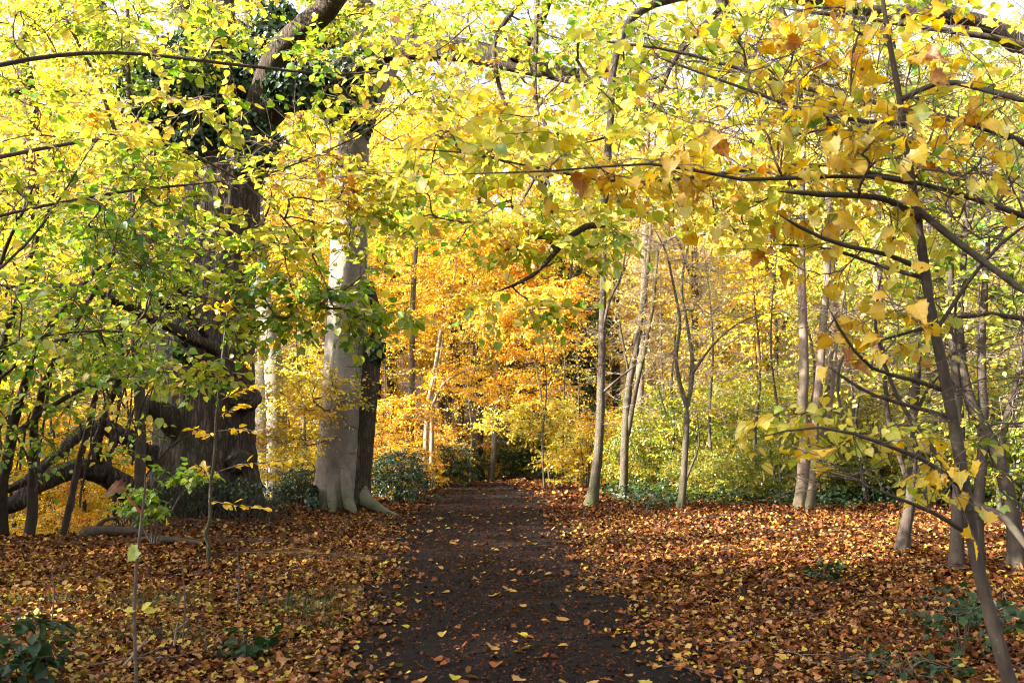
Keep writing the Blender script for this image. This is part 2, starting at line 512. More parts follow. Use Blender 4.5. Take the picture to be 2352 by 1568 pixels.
    def wood(self, mat='twig', sides=5, crown=None, keep=1.0):
        v1, f1 = tubes(self.B - self.base, self.R, sides)
        T, TR = self.T, self.TR
        if keep < 1:
            m = rng.random(len(T)) < keep
            T, TR = T[m], TR[m]
        v2, f2 = tubes(T - self.base, TR, 3)
        n1, n2 = len(self.B), len(T)
        if n1 + n2 <= 800:                     # few branches: one mesh for each cluster of them that stands apart
            lo = np.vstack([v1.reshape(n1, -1, 3).min(1), v2.reshape(n2, -1, 3).min(1)]); hi = np.vstack([v1.reshape(n1, -1, 3).max(1), v2.reshape(n2, -1, 3).max(1)])
            size = (hi - lo).max(1)
            gap = np.maximum(0, np.maximum(lo[:, None] - hi[None], lo[None] - hi[:, None]))
            near = np.sqrt((gap ** 2).sum(2)) <= np.maximum(.02, .48 * np.maximum(size[:, None], size[None]))
            lab = np.arange(n1 + n2)
            while True:
                new = np.where(near, lab[None], 10 ** 9).min(1)
                if (new == lab).all(): break
                lab = new
        else:
            lab = np.zeros(n1 + n2, int)
        a1, a2 = f1.reshape(n1, -1, 4), f2.reshape(n2, -1, 4) + len(v1)
        allv = np.vstack([v1, v2])
        for g in np.unique(lab):
            fs = np.vstack([a1[lab[:n1] == g].reshape(-1, 4), a2[lab[n1:] == g].reshape(-1, 4)])
            used, inv = np.unique(fs, return_inverse=True)
            o = link('twigs', make_mesh('twigs', allv[used], [inv.reshape(-1, 4)], None, M[mat], True), crown or self.root)
        return o

    def leaves(self, per=6, size=.09, tm=None, mat='lime', tint=lambda p: .5 + 0 * p[:, 0], tvar=.12, bvar=.1, droop=.45, scat=.5, keep=None, name='crown', start=.15, petiole=.35, parent=None, curl=.12):
        tm = tm or OVAL
        T = self.T; N, K, _ = T.shape
        tw = np.repeat(np.arange(N), per)
        j = np.tile(np.arange(per), N)
        t = start + (1 - start) * (j + rng.random(len(tw)) * .7) / per
        t = np.minimum(t, 1)
        x = t * (K - 1); i = np.minimum(x.astype(int), K - 2); f = (x - i)[:, None]
        p = T[tw, i] * (1 - f) + T[tw, i + 1] * f
        tan = nrm(T[tw, i + 1] - T[tw, i])
        side = nrm(np.cross(tan, np.array([0, 0, 1.0])) + 1e-4)
        sg = np.where(j % 2 == 0, 1, -1)[:, None]
        end = (j == per - 1)[:, None]
        xd = nrm(tan * np.where(end, 1.0, .55) + side * sg * np.where(end, .1, .8) + rng.normal(0, .28, p.shape) + np.array([0, 0, -droop]))
        up = np.array([0, 0, 1.0]) + rng.normal(0, scat, p.shape)
        sz = size * (.65 + .6 * rng.random(len(tw)))
        p = p + xd * (petiole * sz)[:, None]
        bt = rng.normal(0, bvar, len(self.B))[self.tb][tw]
        ti = np.clip(tint(p) + bt + rng.normal(0, tvar, len(tw)), 0, 1)
        m = np.ones(len(tw), bool)
        if keep is not None:
            m = rng.random(len(tw)) < (keep(p) if callable(keep) else keep)
        me = leaves_mesh(name, tm, (p - self.base)[m], xd[m], up[m], sz[m], ti[m], curl * (rng.random(m.sum()) * 2 - .3), M[mat])
        o = link(name, me, parent or self.root)
        self.crown = o
        return o


def ell(center, radii, n, shell=.5):
    """n points in an ellipsoid, pushed outward by shell"""
    u = nrm(rng.normal(0, 1, (n, 3)))
    r = rng.random((n, 1)) ** (1 / 3 * (1 - shell) + .18 * shell)
    return np.asarray(center) + u * r * np.asarray(radii)


DENS = [1.0]


def ells(*specs):
    return np.vstack([ell(c, r, max(2, int(n * DENS[0]))) for c, r, n in specs])


def pn(p, s=.5, seed=0.0):
    """cheap smooth noise over points, about -1..1"""
    x, y, z = p[:, 0] * s + seed, p[:, 1] * s + seed * 1.7, p[:, 2] * s * 1.3
    return (np.sin(x * 1.9 + y * .8 + 1.1) * np.cos(z * 1.7 - x * .6) + np.sin(y * 2.3 - z * 1.1 + 2) * np.cos(x * 1.3 + z * .9)) * .5


def on_ground(x, y, sink=0.0):
    return (x, y, float(gh(x, y)) - sink)


# ================================================================== SETTING
def ground_mesh():
    ys = np.concatenate([np.arange(-14, 4, .8), np.arange(4, 34, .22), np.arange(34, 70, .6), np.arange(70, 261, 4)])
    xs = np.concatenate([np.arange(-160, -40, 6), np.arange(-40, -14, 1.2), np.arange(-14, 14, .25), np.arange(14, 40, 1.2), np.arange(40, 161, 6)])
    X, Y = np.meshgrid(xs, ys)
    Z = gh(X, Y)
    v = np.stack([X, Y, Z], -1).reshape(-1, 3)
    i = np.arange(len(v)).reshape(X.shape)
    q = np.stack([i[:-1, :-1], i[:-1, 1:], i[1:, 1:], i[1:, :-1]], -1).reshape(-1, 4)
    m, nt, out = new_mat('woodland_floor')
    N, L = nt.nodes.new, nt.links.new
    tc = N('ShaderNodeTexCoord')
    vo = N('ShaderNodeTexVoronoi'); vo.inputs['Scale'].default_value = 11
    L(tc.outputs['Object'], vo.inputs['Vector'])
    sep = N('ShaderNodeSeparateColor'); L(vo.outputs['Color'], sep.inputs[0])
    r = ramp(nt, [(0, (.018, .009, .006)), (.4, (.05, .02, .008)), (.65, (.11, .042, .012)), (.85, (.17, .08, .02)), (1, (.26, .17, .045))], sep.outputs[0])
    no = N('ShaderNodeTexNoise'); no.inputs['Scale'].default_value = .35; no.inputs['Detail'].default_value = 5
    L(tc.outputs['Object'], no.inputs['Vector'])
    rr = ramp(nt, [(.42, (0, 0, 0)), (.60, (1, 1, 1))], no.outputs['Fac'])
    mx = N('ShaderNodeMix'); mx.data_type = 'RGBA'
    L(rr.outputs['Color'], mx.inputs['Factor']); mx.inputs['A'].default_value = (.012, .007, .005, 1); L(r.outputs['Color'], mx.inputs['B'])
    b = N('ShaderNodeBsdfPrincipled'); b.inputs['Roughness'].default_value = .9; b.inputs['Specular IOR Level'].default_value = .15
    L(mx.outputs['Result'], b.inputs['Base Color'])
    bm = N('ShaderNodeBump'); bm.inputs['Strength'].default_value = .7; bm.inputs['Distance'].default_value = .04
    L(vo.outputs['Distance'], bm.inputs['Height']); L(bm.outputs[0], b.inputs['Normal'])
    L(b.outputs[0], out.inputs['Surface'])
    o = link('ground', make_mesh('ground', v, [q], None, m, True))
    tag(o, 'woodland floor of dark humus rising to a far slope', None, None, 'structure')


def path_mesh():
    ys = np.concatenate([np.arange(1, 34, .16), np.arange(34, 84, .5)])
    us = np.linspace(-1, 1, 25)
    Y, U = np.meshgrid(ys, us, indexing='ij')
    rag = 1 + .07 * np.sin(Y * 1.7 + np.sign(U) * 1.1) + .05 * np.sin(Y * 4.1 + U)
    X = path_cx(Y) + U * (path_hw(Y) + .5) * rag
    Z = gh(X, Y) + .03 - .07 * np.abs(U) ** 4 + .008 * np.sin(X * 9 + Y * 3) * np.sin(Y * 7)
    v = np.stack([X, Y, Z], -1).reshape(-1, 3)
    i = np.arange(len(v)).reshape(X.shape)
    q = np.stack([i[:-1, :-1], i[:-1, 1:], i[1:, 1:], i[1:, :-1]], -1).reshape(-1, 4)
    m, nt, out = new_mat('dark_path_earth')
    N, L = nt.nodes.new, nt.links.new
    tc = N('ShaderNodeTexCoord')
    n1 = N('ShaderNodeTexNoise'); n1.inputs['Scale'].default_value = 26; n1.inputs['Detail'].default_value = 8; n1.inputs['Roughness'].default_value = .75
    L(tc.outputs['Object'], n1.inputs['Vector'])
    n2 = N('ShaderNodeTexNoise'); n2.inputs['Scale'].default_value = .9; n2.inputs['Detail'].default_value = 4
    L(tc.outputs['Object'], n2.inputs['Vector'])
    r = ramp(nt, [(.3, (.0022, .0018, .0024)), (.52, (.0062, .0047, .0058)), (.66, (.0135, .0085, .0078)), (.8, (.040, .025, .018))], n1.outputs['Fac'])
    r2 = ramp(nt, [(.3, (.75, .75, .8)), (.7, (1.15, 1.0, .95))], n2.outputs['Fac'])
    mu = N('ShaderNodeMix'); mu.data_type = 'RGBA'; mu.blend_type = 'MULTIPLY'; mu.inputs['Factor'].default_value = 1
    L(r.outputs['Color'], mu.inputs['A']); L(r2.outputs['Color'], mu.inputs['B'])
    b = N('ShaderNodeBsdfPrincipled'); b.inputs['Roughness'].default_value = .9; b.inputs['Specular IOR Level'].default_value = .12
    L(mu.outputs['Result'], b.inputs['Base Color'])
    bm = N('ShaderNodeBump'); bm.inputs['Strength'].default_value = .9; bm.inputs['Distance'].default_value = .03
    L(n1.outputs['Fac'], bm.inputs['Height']); L(bm.outputs[0], b.inputs['Normal'])
    L(b.outputs[0], out.inputs['Surface'])
    o = link('path', make_mesh('path', v, [q], None, m, True))
    tag(o, 'dark earth footpath through the wood', None, None, 'structure')


def path_z(x, y):
    u = np.clip(np.abs((x - path_cx(y)) / (path_hw(y) + .5)), 0, 1)
    return np.maximum(gh(x, y), gh(x, y) + .03 - .07 * u ** 4)


def bare(x, y):
    """1 where the earth shows bare: the path and the dark strips by the old tree"""
    hw = path_hw(y) * (1 + .13 * np.sin(y * 1.9 + np.sign(x)) + .10 * np.sin(y * 5.3 + x * 2) + .08 * np.sin(y * 11 - x * 3))
    a = np.abs(x - path_cx(y)) / hw
    b = 1 - sstep(.60, 1.35, a)
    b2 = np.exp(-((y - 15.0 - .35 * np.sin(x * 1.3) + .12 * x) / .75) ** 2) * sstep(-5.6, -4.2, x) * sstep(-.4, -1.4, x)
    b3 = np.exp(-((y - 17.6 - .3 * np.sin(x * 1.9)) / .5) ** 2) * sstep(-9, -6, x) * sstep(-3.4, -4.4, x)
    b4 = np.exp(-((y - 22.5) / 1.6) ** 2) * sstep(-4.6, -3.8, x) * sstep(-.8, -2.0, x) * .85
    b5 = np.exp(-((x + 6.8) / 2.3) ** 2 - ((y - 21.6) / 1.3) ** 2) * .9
    return np.clip(np.maximum.reduce([b, b2, b3, b4, b5]), 0, 1)


def litter():
    out = []
    for (y0, y1, dens, size, tm) in ((4.6, 10, 1350, .042, 'o'), (10, 17, 850, .047, 'o'), (17, 30, 380, .062, 'o'), (30, 62, 70, .12, 'q')):
        n = int(dens * (.52 * (y1 ** 2 - y0 ** 2) + 3.0 * (y1 - y0)))
        y = np.sqrt(rng.random(n) * (y1 ** 2 - y0 ** 2) + y0 ** 2)
        x = (rng.random(n) * 2 - 1) * (.53 * y + 1.5)
        bb = bare(x, y)
        clump = .5 + .5 * pn(np.stack([x, y, 0 * x], 1), 1.3, 4)
        m = rng.random(n) > bb * .985
        c2 = .5 + .5 * pn(np.stack([x, y, 0 * x], 1), .45, 7)
        m &= rng.random(n) < .22 + .45 * clump + .55 * c2
        m &= ~((x < -7.6) & (y > 19.5))
        x, y = x[m], y[m]
        out.append((x, y, np.full(len(x), size), tm))
    for px, py, d in ((1360, 1158, 30), (1431, 1140, 33), (1563, 1176, 26), (1852, 1180, 25), (1835, 1165, 25), (2072, 1272, 15), (2195, 1262, 13), (2338, 1300, 13), (2240, 1255, 13), (2318, 1600, 6.3), (778, 1178, 25.3), (478, 1300, 13.6)):
        q = P(px, py, d); a = rng.random(220) * 6.283; r = (.10 + .75 * rng.random(220) ** 1.3) * (2.0 if px == 778 else 1)
        out.append((q[0] + r * np.cos(a), q[1] + r * np.sin(a), np.full(220, .06), 'b'))
    # crumbs of brown leaf on the earth of the path
    for (y0, y1, dens, size) in ((4.6, 10, 480, .020), (10, 18, 330, .025), (18, 32, 150, .036), (32, 60, 30, .06)):
        n = int(dens * 2.6 * (y1 - y0))
        y = y0 + rng.random(n) * (y1 - y0)
        x = path_cx(y) + (rng.random(n) + rng.random(n) ** .6 - 1) * np.where(rng.random(n) < .5, 1, -1) * 1.25 * path_hw(y)
        out.append((x, y, np.full(n, size), 'c'))
    allp = []
    x = np.concatenate([o[0] for o in out]); y = np.concatenate([o[1] for o in out]); s = np.concatenate([o[2] for o in out])
    code = np.concatenate([np.full(len(o[0]), {'o': 0, 'q': 1, 'c': 2, 'b': 3}[o[3]]) for o in out])
    n = len(x)
    z = path_z(x, y) + .008 + rng.random(n) ** 2 * (.05 * (code < 2) + .11 * (code == 3))
    a = rng.random(n) * 2 * np.pi
    tilt = np.where(code == 2, .15, .38)
    xd = np.stack([np.cos(a), np.sin(a), rng.normal(0, 1, n) * tilt], 1)
    up = np.stack([rng.normal(0, 1, n) * tilt, rng.normal(0, 1, n) * tilt, np.ones(n)], 1)
    pos = np.stack([x, y, z], 1)
    t = rng.beta(1.5, 2.2, n) * .85
    lf = sstep(1.5, -2.5, x) * sstep(17, 10, y)           # yellower leaves under the limes
    yel = rng.random(n) < .17 + .18 * lf
    t = np.where(yel, .64 + .36 * rng.random(n), t)
    t = t + .07 * pn(pos, .8, 9)
    t = np.where(y > 24, t * .86, t)
    t = np.where(code == 2, .04 + .38 * rng.random(n) ** 1.3, t)
    s = s * np.where(rng.random(n) < .12, 1.5, .5 + .75 * rng.random(n))
    kind = np.where((y < 17) & (code == 0), rng.choice([0, 1, 2], n, p=[.5, .28, .22]), 0)
    tilt = np.clip(t, 0, 1)
    vs, fs, ts, nv = [], [], [], 0
    for k, (tm, f) in enumerate(((OVAL_WIDE, 1.0), (MAPLE, 1.15), (LIME, .95))):
        m = kind == k
        me = leaves_mesh('tmp', tm, pos[m], xd[m], up[m], s[m] * f, tilt[m], .8 * (rng.random(m.sum()) * 2 - .8), M['litter'])
        co = np.zeros(len(me.vertices) * 3, np.float32); me.vertices.foreach_get('co', co)
        vs.append(co.reshape(-1, 3))
        off = np.arange(m.sum())[:, None, None] * len(tm[0])
        for g in tm[1]:
            fs.append((g[None] + off).reshape(-1, g.shape[1]) + nv); ts.append(np.repeat(tilt[m], len(g)))
        nv += len(co) // 3
        bpy.data.meshes.remove(me)
    o = link('leaf_litter', make_mesh('leaf_litter', np.vstack(vs), fs, ts, M['litter']))
    tag(o, 'carpet of brown, orange and yellow fallen leaves over the woodland floor', 'fallen leaves', None, 'stuff')


OVAL_WIDE = tmpl_oval(.46, .22)
ground_mesh()
path_mesh()
litter()


def grass():
    n = 2300
    cx = rng.normal(0, 1, (34, 2)) * np.array([1.3, 1.0]) + np.array([-2.6, 10.2])
    k = rng.integers(0, 34, n)
    x = cx[k, 0] + rng.normal(0, .16, n); y = cx[k, 1] + rng.normal(0, .16, n)
    m = bare(x, y) < .5; x, y = x[m], y[m]; n = len(x)
    pos = np.stack([x, y, gh(x, y)], 1)
    a = rng.random(n) * 6.283
    xd = np.stack([np.cos(a) * .5, np.sin(a) * .5, np.ones(n)], 1)
    up = np.stack([np.cos(a), np.sin(a), -.5 * np.ones(n)], 1)
    o = link('grass', leaves_mesh('grass', GRASS, pos, xd, up, .06 + .11 * rng.random(n), rng.random(n), .25, M['grass']))
    tag(o, 'thin green grass growing through the fallen leaves', 'grass', None, 'stuff')


grass()


def ivy_carpet():
    n = 52000
    y = 24.5 + rng.random(n) ** 1.2 * 14; x = 3.2 + rng.random(n) * 19
    edge = 27.0 - .16 * (x - 6) + 1.1 * np.sin(x * 1.3) + .7 * np.sin(x * 2.9)
    m = (y > edge) & (rng.random(n) < .45 + .55 * pn(np.stack([x, y, 0 * x], 1), 1.2, 3))
    x, y = x[m], y[m]; n = len(x)
    pos = np.stack([x, y, gh(x, y) + .02 + rng.random(n) ** 1.4 * .5], 1)
    xd = rng.normal(0, 1, (n, 3)) * np.array([1, 1, .3]); up = rng.normal(0, .45, (n, 3)) + np.array([0, -.3, 1])
    o = link('ivy_ground_cover', leaves_mesh('ivy_ground_cover', IVYL, pos, xd, up, .085 * (.6 + .7 * rng.random(n)), np.clip(rng.beta(2, 2.4, n), 0, 1), .1, M['ivy']))
    tag(o, 'low dark green ivy spreading over the floor under the slim trees', 'ground cover', None, 'stuff')


ivy_carpet()
# ================================================================== OLD TREES
def flare(k=.6, h=.5, lobes=5, ph=0.0, ridges=0.0, z0=0.0):
    def f(th, PT, R):
        z = (PT[..., 2] - PT[:, 1:2, 2])[..., None]
        t = th[None, None, :]
        e = np.exp(-np.maximum(z, 0) / h)
        s = 1 + k * e * (.25 + .9 * (.5 + .5 * np.cos(lobes * t + ph + .6 * np.sin(t))) ** 2)
        s = s + .05 * np.sin(2 * t + ph + .25 * z) + .035 * np.sin(3 * t - .35 * z + ph)
        if ridges:
            s = s + ridges * (np.abs(np.sin(8 * t + .5 * np.sin(.7 * z + 2 * t))) - .5) + ridges * .7 * np.sin(21 * t + 1.1 * np.sin(.6 * z + t) + ph)
            s = s + ridges * 1.1 * np.sin(3 * t + .5 * z) * np.sin(.9 * z + 2 * t)
        return s
    return f


def ivy_on(tree, pts_ell, n, size=.11, name='ivy', label=None):
    """a mass of ivy hugging a trunk: leaves over the surface of several lumps, thick enough to hide what it climbs"""
    P3, ND = [], []
    for c, r, w in pts_ell:
        k = int(n * w)
        u = nrm(rng.normal(0, 1, (k, 3)))
        rad = .72 + .33 * rng.random((k, 1)) + .12 * np.sin(u[:, :1] * 7 + u[:, 2:] * 9)
        P3.append(np.asarray(c) + u * np.asarray(r) * rad); ND.append(u)
    p = np.vstack(P3); u = np.vstack(ND); n = len(p)
    xd = np.array([0, 0, -1.0]) + rng.normal(0, .5, (n, 3))
    up = u + rng.normal(0, .35, (n, 3)) + np.array([0, 0, .35])
    t = np.clip(rng.beta(2, 2.6, n) + .15 * pn(p, .9), 0, 1)
    me = leaves_mesh(name, IVYL, p - tree.base, xd, up, size * (.6 + .7 * rng.random(n)), t, .1, M['ivy'])
    o = link(name, me, tree.root)
    if label: o['label'] = label
    return o


def veteran():
    d = 23.0
    b = P(462, 1190, d); b[2] = gh(b[0], b[1])
    T = Tree('veteran_tree', b, 'massive old tree with dark furrowed trunk, ivy and low arching boughs beside the path', 'tree')
    tr = T.px([(462, 1200, 255), (464, 1120, 232), (466, 1040, 214), (470, 930, 208), (474, 820, 204), (480, 720, 198), (492, 620, 186),
               (506, 520, 180), (518, 420, 165), (524, 330, 150)], d)
    T.stem(tr, 'trunk', 'oak', 150, 90, flare(.28, .9, 4, .5, .028), bury=.5)
    T.stem(T.px([(520, 380, 130), (516, 250, 92), (514, 120, 68), (508, 0, 58), (500, -160, 46), (470, -300, 30)], d, d + .6), 'limb', 'oak', 40, 40, flare(0, 1, 3, 0, .03), bury=0)
    T.stem(T.px([(545, 400, 95), (580, 290, 70), (608, 200, 62), (640, 120, 58), (700, 62, 56), (750, 20, 54), (800, -60, 50), (860, -200, 36)], d, d - 1.5), 'limb', 'limb', 30, 46, flare(0, 1, 3, 1, .02), bury=0, label='thick bare bough rising steeply above the path side')
    T.stem(T.px([(500, 430, 90), (455, 250, 66), (430, 90, 52), (400, -40, 44), (350, -180, 30)], d, d + 1), 'limb', 'limb', 24, 36, flare(0, 1, 3, 2, .02), bury=0)
    T.stem(T.px([(560, 330, 80), (640, 240, 70), (740, 165, 66), (850, 122, 62), (960, 112, 62), (1060, 116, 58), (1160, 138, 52), (1255, 160, 46), (1330, 175, 36), (1430, 150, 24), (1540, 120, 12)], d, d - 4), 'limb', 'limb', 30, 64, flare(0, 1, 3, 1, .03), bury=0, label='long level bough reaching high over the path')
    T.stem(T.px([(1180, 140, 26), (1215, 90, 24), (1250, 30, 20), (1275, -60, 16), (1290, -160, 10)], d - 3.2), 'limb', 'limb', 12, 20, None, bury=0)
    # broken stub, burrs
    T.stem(T.px([(440, 1010, 86), (400, 970, 66), (365, 944, 50), (330, 918, 42)], d - .5, d - 1.5), 'stub', 'limb', 24, 18, flare(0, 1, 4, 0, .04), bury=0, label='short broken branch stub low on the trunk')
    for (x, y, w) in ((566, 915, 62), (560, 735, 44), (428, 690, 58), (545, 1060, 60)):
        c = P(x, y, d - .55); r = w / 2 * d / F
        th = np.linspace(0, np.pi, 14)
        PT = np.stack([c[0] + 0 * th, c[1] + 0 * th, c[2] + r * np.cos(th)], 1)[None]
        v, f = tubes(PT - b, (r * np.sin(th) + .004)[None], 22, lambda t, p, R: 1 + .13 * np.sin(3 * t[None, None] + p[..., 2:3] * 14) + .08 * np.sin(7 * t[None, None] + p[..., 2:3] * 31))
        link('burr', make_mesh('burr', v, [f], None, M['oak'], True), T.root)
    # low boughs arching to the left
    for k, spec in enumerate([
            [(380, 1060, 62, 22.6), (335, 1030, 44, 22.2), (300, 1000, 38, 21.7), (235, 982, 34, 21), (175, 1003, 30, 20.3), (125, 1050, 26, 19.8), (70, 1095, 22, 19.4), (10, 1130, 16, 19)],
            [(370, 1175, 74, 22.4), (310, 1150, 54, 21.8), (245, 1105, 48, 21), (160, 1083, 46, 20.4), (85, 1105, 43, 19.8), (25, 1150, 40, 19.4), (-60, 1165, 40, 19), (-160, 1120, 26, 18.6)],
            [(490, 800, 40, 21.9), (473, 790, 30, 21.5), (420, 765, 26, 21), (348, 728, 23, 20), (264, 690, 21, 19), (165, 662, 18, 18), (60, 664, 15, 17.4), (-60, 650, 11, 17)],
            [(478, 785, 26, 21.6), (455, 745, 22, 21.2), (425, 705, 19, 20.6), (405, 640, 15, 20), (380, 560, 11, 19.4)],
            [(250, 1108, 30, 21), (215, 1040, 24, 20.4), (235, 960, 19, 20), (270, 860, 16, 19.6), (280, 740, 12, 19)]]):
        T.stem(T.px(spec, d), 'limb', 'oak', 28, 60, flare(0, 1, 3, k, .045), bury=0, jit=.35)
    # upright whitish shoots and crown
    tg = ells((P(560, 60, 23), (3.2, 2.5, 2.2), 60), (P(900, -60, 21.5), (2.6, 2, 1.6), 60), (P(1220, 20, 20), (2.2, 1.8, 1.4), 50),
              (P(330, 60, 24), (2.4, 2, 2.0), 40), (P(140, 780, 18.2), (1.5, 1.4, 1.3), 40), (P(330, 640, 19.5), (1.2, 1, .9), 18))
    T.grow(tg, rmax=.05, tip=.006)
    T.twigs(6, (.3, .7), droop=.2)
    T.leaves(6, .105, LIME, 'lime', lambda p: .46 + .10 * sstep(2, 7, p[:, 2]) + .12 * pn(p, .6))
    T.wood('twig', 5, T.crown)
    ivy_on(T, [(P(400, 190, 22.2), (1.25, .9, 1.0), .25), (P(330, 165, 22.6), (.7, .7, .6), .12), (P(470, 160, 22.9), (.8, .8, 1.2), .12), (P(600, 150, 23.2), (.7, .6, 1.3), .16),
               (P(560, 330, 22.6), (.9, .6, .9), .12), (P(640, 60, 23.6), (.6, .6, .7), .06), (P(690, 200, 21.9), (.9, .5, .5), .12), (P(800, 150, 21.4), (.75, .45, .4), .08), (P(440, 310, 22.4), (.7, .5, .6), .08), (P(420, 790, 22.0), (.28, .3, .45), .02), (P(390, 640, 22.2), (.4, .4, .6), .05)], 15000, .12, label='dark ivy wrapped round the upper trunk')
    # tangle of dead shoots and ivy round the foot
    q = np.vstack([ell(P(x, y, d - 1.2), r, n) for x, y, r, n in ((430, 1120, (1.1, .5, .55), 190), (540, 1130, (1.1, .5, .5), 230), (350, 1140, (.7, .5, .4), 110))])
    S = q.copy(); S[:, 2] = gh(S[:, 0], S[:, 1]) - .05; S[:, :2] += rng.normal(0, .2, (len(q), 2))
    u = np.linspace(0, 1, 6)[None, :, None]
    PT = S[:, None] * (1 - u) + q[:, None] * u; PT[:, 1:] += rng.normal(0, .05, (len(q), 5, 3))
    v, f = tubes(PT - b, np.broadcast_to(np.linspace(.009, .003, 6), (len(q), 6)), 4)
    link('basal_shoot_growth', make_mesh('basal_shoot_growth', v, [f], None, M['dark'], True), T.root)
    ivy_on(T, [(P(430, 1130, d - 1.4), (1.1, .4, .5), .4), (P(560, 1140, d - 1.2), (.9, .4, .42), .35), (P(350, 1160, d - 1.2), (.7, .4, .35), .25)], 1500, .06, 'ivy', 'dark ivy round the foot of the trunk')


DENS[0] = 0.75
veteran()
DENS[0] = 1.0


def beeches():
    d = 25.3
    b = P(778, 1178, d); b[2] = gh(b[0], b[1])
    T = Tree('beech_tree', b, 'tall smooth grey beech with spreading roots at the path edge', 'tree')
    tr = T.px([(775, 1186, 112), (780, 1130, 110), (784, 1060, 108), (789, 960, 103), (793, 860, 99), (797, 760, 95), (800, 660, 90), (803, 560, 86), (806, 460, 82), (812, 350, 78),
               (818, 240, 74), (824, 130, 68), (828, 20, 62), (830, -120, 52), (820, -300, 40)], d, d)
    T.stem(tr, 'trunk', 'beech', 96, 90, flare(.42, .45, 7, 1.2, .006), bury=.5)
    T.stem(T.px([(822, 1130, 52), (830, 1040, 50), (838, 960, 48), (846, 890, 46), (852, 840, 44), (858, 806, 36)], d - .1, d - .15), 'snag', 'limb', 28, 30, flare(.2, .3, 3, 0, .02), bury=.3, label='dark broken second stem pressed to the trunk')
    for spec in ([(806, 1000, 22, 25.3), (818, 1060, 32, 25.25), (834, 1106, 36, 25.1), (856, 1136, 28, 24.95), (884, 1154, 18, 24.75), (918, 1166, 7, 24.5)],
                 [(785, 1040, 18, 24.95), (792, 1090, 26, 24.8), (800, 1135, 28, 24.65), (808, 1165, 22, 24.5), (818, 1186, 10, 24.35)],
                 [(765, 1060, 16, 24.9), (762, 1110, 24, 24.8), (764, 1150, 24, 24.65), (766, 1178, 18, 24.5), (768, 1198, 8, 24.3)],
                 [(742, 1060, 18, 25.2), (734, 1110, 28, 25.1), (725, 1150, 26, 25.0), (718, 1180, 18, 24.9), (708, 1198, 8, 24.8)]):
        pr = T.px(spec, d)
        for i in range(2, len(pr)):
            pr[i, 2] = min(pr[i, 2], float(gh(pr[i, 0], pr[i, 1])) + pr[i, 3] * (.9 - 1.1 * (i - 2) / (len(pr) - 3)) + .25 * (len(pr) - 1 - i) / len(pr))
        T.stem(pr, 'root', 'beech', 16, 24, None, bury=0, node=False)
    T.stem(T.px([(815, 330, 44), (865, 220, 36), (930, 100, 30), (990, -30, 22)], d, d + 2), 'limb', 'beech', 14, 26, None, bury=0)
    T.stem(T.px([(845, 650, 24), (858, 690, 22), (868, 720, 18), (900, 740, 12)], d - .2), 'limb', 'limb', 10, 14, None, bury=0)
    tg = ells((P(900, 120, 26.5), (3.4, 3, 2.6), 90), (P(700, -60, 26), (3, 3, 2.4), 60), (P(720, 900, 24.2), (1.3, .7, .55), 26), (P(670, 1010, 24.2), (.9, .6, .4), 14))
    T.grow(tg, rmax=.05, tip=.006, up=.05)
    T.twigs(8, (.35, .8), droop=.15)
    T.leaves(8, .085, OVAL, 'gold', lambda p: .30 + .18 * sstep(5, 0, p[:, 2]) + .10 * pn(p, .8))
    T.wood('twig', 5, T.crown)
    ivy_on(T, [(P(790, 190, d - .1), (.65, .6, 1.1), .4), (P(830, 240, d - .2), (.35, .5, .9), .22), (P(760, 110, d), (.6, .6, .8), .28), (P(860, 800, d - .2), (.22, .3, .45), .06), (P(718, 1150, d - .5), (.12, .2, .4), .04)], 9500, .13, label='ivy clinging high on the pale trunk')

    d = 31.0
    b = P(612, 1140, d); b[2] = gh(b[0], b[1])
    T = Tree('beech_tree', b, 'tan forked beech standing close behind the massive old tree', 'tree')
    T.stem(T.px([(606, 1160, 92), (606, 1080, 80), (604, 980, 76), (602, 900, 78), (598, 820, 74), (596, 740, 64), (588, 640, 58), (580, 500, 52), (575, 340, 46), (570, 150, 38), (560, -100, 28)], d), 'trunk', 'beech', 50, 70, flare(.3, .4, 5, 0, .005))
    T.stem(T.px([(632, 1120, 46), (636, 1020, 44), (634, 920, 44), (628, 830, 42), (616, 740, 38), (604, 680, 30)], d - .6, d - .4), 'trunk', 'beech', 30, 36, flare(.2, .3, 4, 0, .005))
    tg = ells((P(640, 350, 31), (4, 3.5, 3.2), 70), (P(560, 50, 31), (4, 3.5, 3), 70), (P(690, 880, 29), (1.6, 1.4, 1.2), 40), (P(650, 1060, 28.6), (1.3, 1, .5), 22))
    T.grow(tg, rmax=.06, tip=.007, up=.05)
    T.twigs(8, (.4, .9))
    T.leaves(8, .10, OVAL, 'gold', lambda p: .26 + .12 * pn(p, .5))
    T.wood('twig', 5, T.crown)


beeches()


